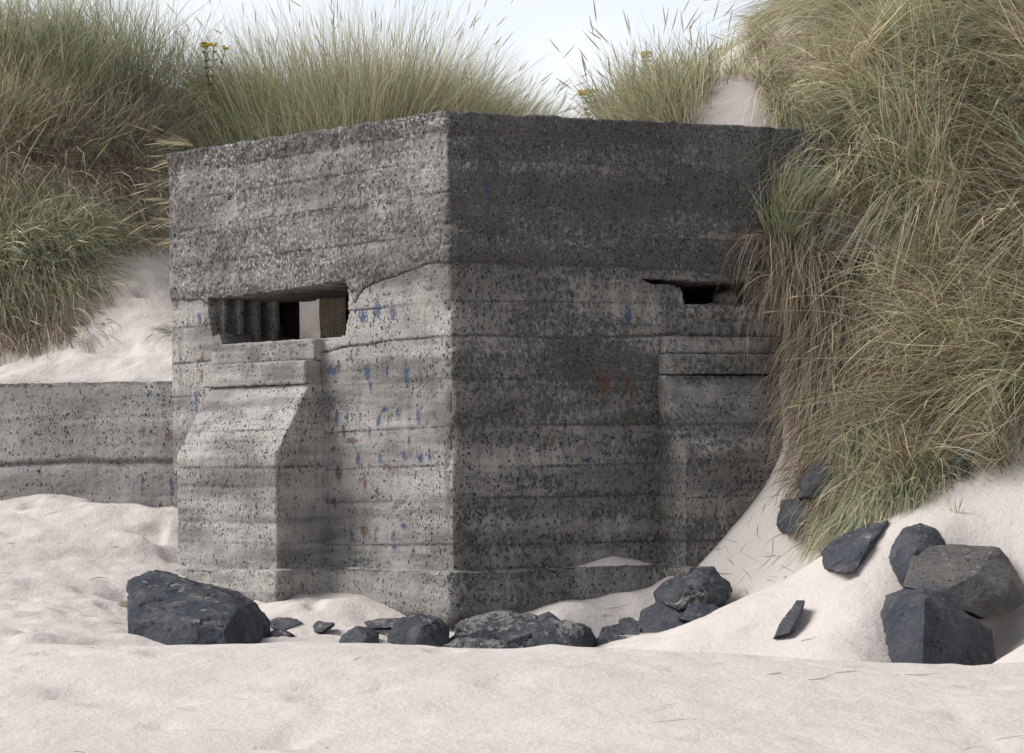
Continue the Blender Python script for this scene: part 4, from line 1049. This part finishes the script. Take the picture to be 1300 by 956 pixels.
# ragwort plants with yellow flowers
def ragwort(px, py, D, h, label, seed, nst=4):
    r = np.random.default_rng(seed); c = at(px, py, D); c[2] = min(c[2], sand_h(np.array([c[0]]), np.array([c[1]]), True)[0] + 5)
    root = empty('ragwort', c, label, 'flowering plant', 'yellow ragwort plants')
    tops = []; bmS = bmesh.new(); bmL = bmesh.new()
    for s in range(nst):
        p = Vector(c); d = Vector((r.uniform(-.35, .35), r.uniform(-.2, .2), 1)).normalized(); pts = [p.copy()]
        for k in range(6):
            p = p + d * (h / 6); d = (d + Vector((r.uniform(-.12, .12), r.uniform(-.12, .12), .1))).normalized(); pts.append(p.copy())
            for q in range(5):
                a = r.uniform(0, 6.28); o = Vector((math.cos(a), math.sin(a), .35)) * r.uniform(.02, .05); w = Vector((-math.sin(a), math.cos(a), 0)) * .007
                vs = [bmL.verts.new(x_) for x_ in (p, p + o * .5 + w, p + o, p + o * .5 - w)]; bmL.faces.new(vs)
        for a, b in zip(pts[:-1], pts[1:]):
            ring = []
            for pp in (a, b):
                ring.append([bmS.verts.new(pp + Vector((math.cos(t_) * .003, math.sin(t_) * .003, 0))) for t_ in (0, 2.1, 4.2)])
            for k in range(3): bmS.faces.new((ring[0][k], ring[0][(k + 1) % 3], ring[1][(k + 1) % 3], ring[1][k]))
        tops.append(p)
    mS = NT('rag_stem').finish((.09, .13, .05)); mL = NT('rag_leaf').finish((.10, .15, .055)); mF = NT('rag_flower').finish((.62, .45, .03))
    child(bm_obj('stem', bmS, mS, None, False), root); child(bm_obj('leaves', bmL, mL, None, False), root)
    for p in tops:
        bm = bmesh.new()
        for k in range(9):
            o = Vector((r.uniform(-.035, .035), r.uniform(-.03, .03), r.uniform(-.012, .02)))
            bmesh.ops.create_icosphere(bm, subdivisions=1, radius=r.uniform(.006, .011), matrix=Matrix.Translation(p + o) @ Matrix.Diagonal((1, 1, .5, 1)))
        bmesh.ops.create_icosphere(bm, subdivisions=1, radius=.026, matrix=Matrix.Translation(p) @ Matrix.Diagonal((1, 1, .4, 1)))
        child(bm_obj('flower_head', bm, mF, None, False), root)
ragwort(748, 160, 12.6, .22, 'yellow flowering ragwort just above the middle of the pillbox roof', 1, 5)
ragwort(268, 118, 13.9, .34, 'straggly ragwort with a few yellow flowers between the left skyline clumps', 2, 5)
ragwort(826, 100, 12.5, .16, 'ragwort with dull yellow flowers inside the right skyline tussock', 3, 3)

# ------------------------------------------------------------------ light
EL = 44; sdir = Vector((-.95, -.05, 0)).normalized() * math.cos(rad(EL)) + Vector((0, 0, math.sin(rad(EL))))
sl = bpy.data.lights.new('sun', 'SUN'); sl.energy = 1.5; sl.angle = rad(38); sl.color = (1, .98, .96)
so = bpy.data.objects.new('sun', sl); COL.objects.link(so); so.rotation_euler = sdir.to_track_quat('Z', 'Y').to_euler(); so.location = (-8, 5, 12)
w = bpy.data.worlds.new('World'); scene.world = w; w.use_nodes = True; nt = w.node_tree; nt.nodes.clear()
sky = nt.nodes.new('ShaderNodeTexSky'); sky.sky_type = 'NISHITA'; sky.sun_disc = False; sky.sun_elevation = rad(EL); sky.sun_rotation = math.atan2(sdir.x, sdir.y); sky.dust_density = 2.5; sky.air_density = 1.0
tc = nt.nodes.new('ShaderNodeTexCoord'); mp = nt.nodes.new('ShaderNodeMapping'); mp.inputs['Scale'].default_value = (2.5, 2.5, 7); nt.links.new(tc.outputs['Generated'], mp.inputs[0])
nz = nt.nodes.new('ShaderNodeTexNoise'); nz.inputs['Scale'].default_value = 1.4; nz.inputs['Detail'].default_value = 6; nt.links.new(mp.outputs[0], nz.inputs['Vector'])
mr = nt.nodes.new('ShaderNodeMapRange'); mr.inputs[1].default_value = .38; mr.inputs[2].default_value = .6; mr.inputs[3].default_value = .72; nt.links.new(nz.outputs['Fac'], mr.inputs[0])
mx = nt.nodes.new('ShaderNodeMix'); mx.data_type = 'RGBA'; nt.links.new(mr.outputs[0], mx.inputs[0]); nt.links.new(sky.outputs[0], mx.inputs[6]); mx.inputs[7].default_value = (4.0, 4.15, 4.4, 1)
sz = nt.nodes.new('ShaderNodeSeparateXYZ'); nt.links.new(tc.outputs['Generated'], sz.inputs[0])
gr = nt.nodes.new('ShaderNodeMapRange'); gr.interpolation_type = 'SMOOTHSTEP'
for i_, v_ in enumerate((.16, .5, 1.0, .42)): gr.inputs[i_ + 1].default_value = v_
nt.links.new(sz.outputs[2], gr.inputs[0])
vm_ = nt.nodes.new('ShaderNodeVectorMath'); vm_.operation = 'SCALE'; nt.links.new(mx.outputs[2], vm_.inputs[0]); nt.links.new(gr.outputs[0], vm_.inputs['Scale'])
bg = nt.nodes.new('ShaderNodeBackground'); bg.inputs[1].default_value = .085; nt.links.new(vm_.outputs[0], bg.inputs[0])
wo = nt.nodes.new('ShaderNodeOutputWorld'); nt.links.new(bg.outputs[0], wo.inputs[0])
vs_ = scene.view_settings; vs_.view_transform = 'Standard'; vs_.look = 'None'; vs_.exposure = 1.57; vs_.gamma = 1
scene.cycles.max_bounces = 5
print('faces', sum(len(o.data.polygons) for o in bpy.data.objects if o.type == 'MESH'))
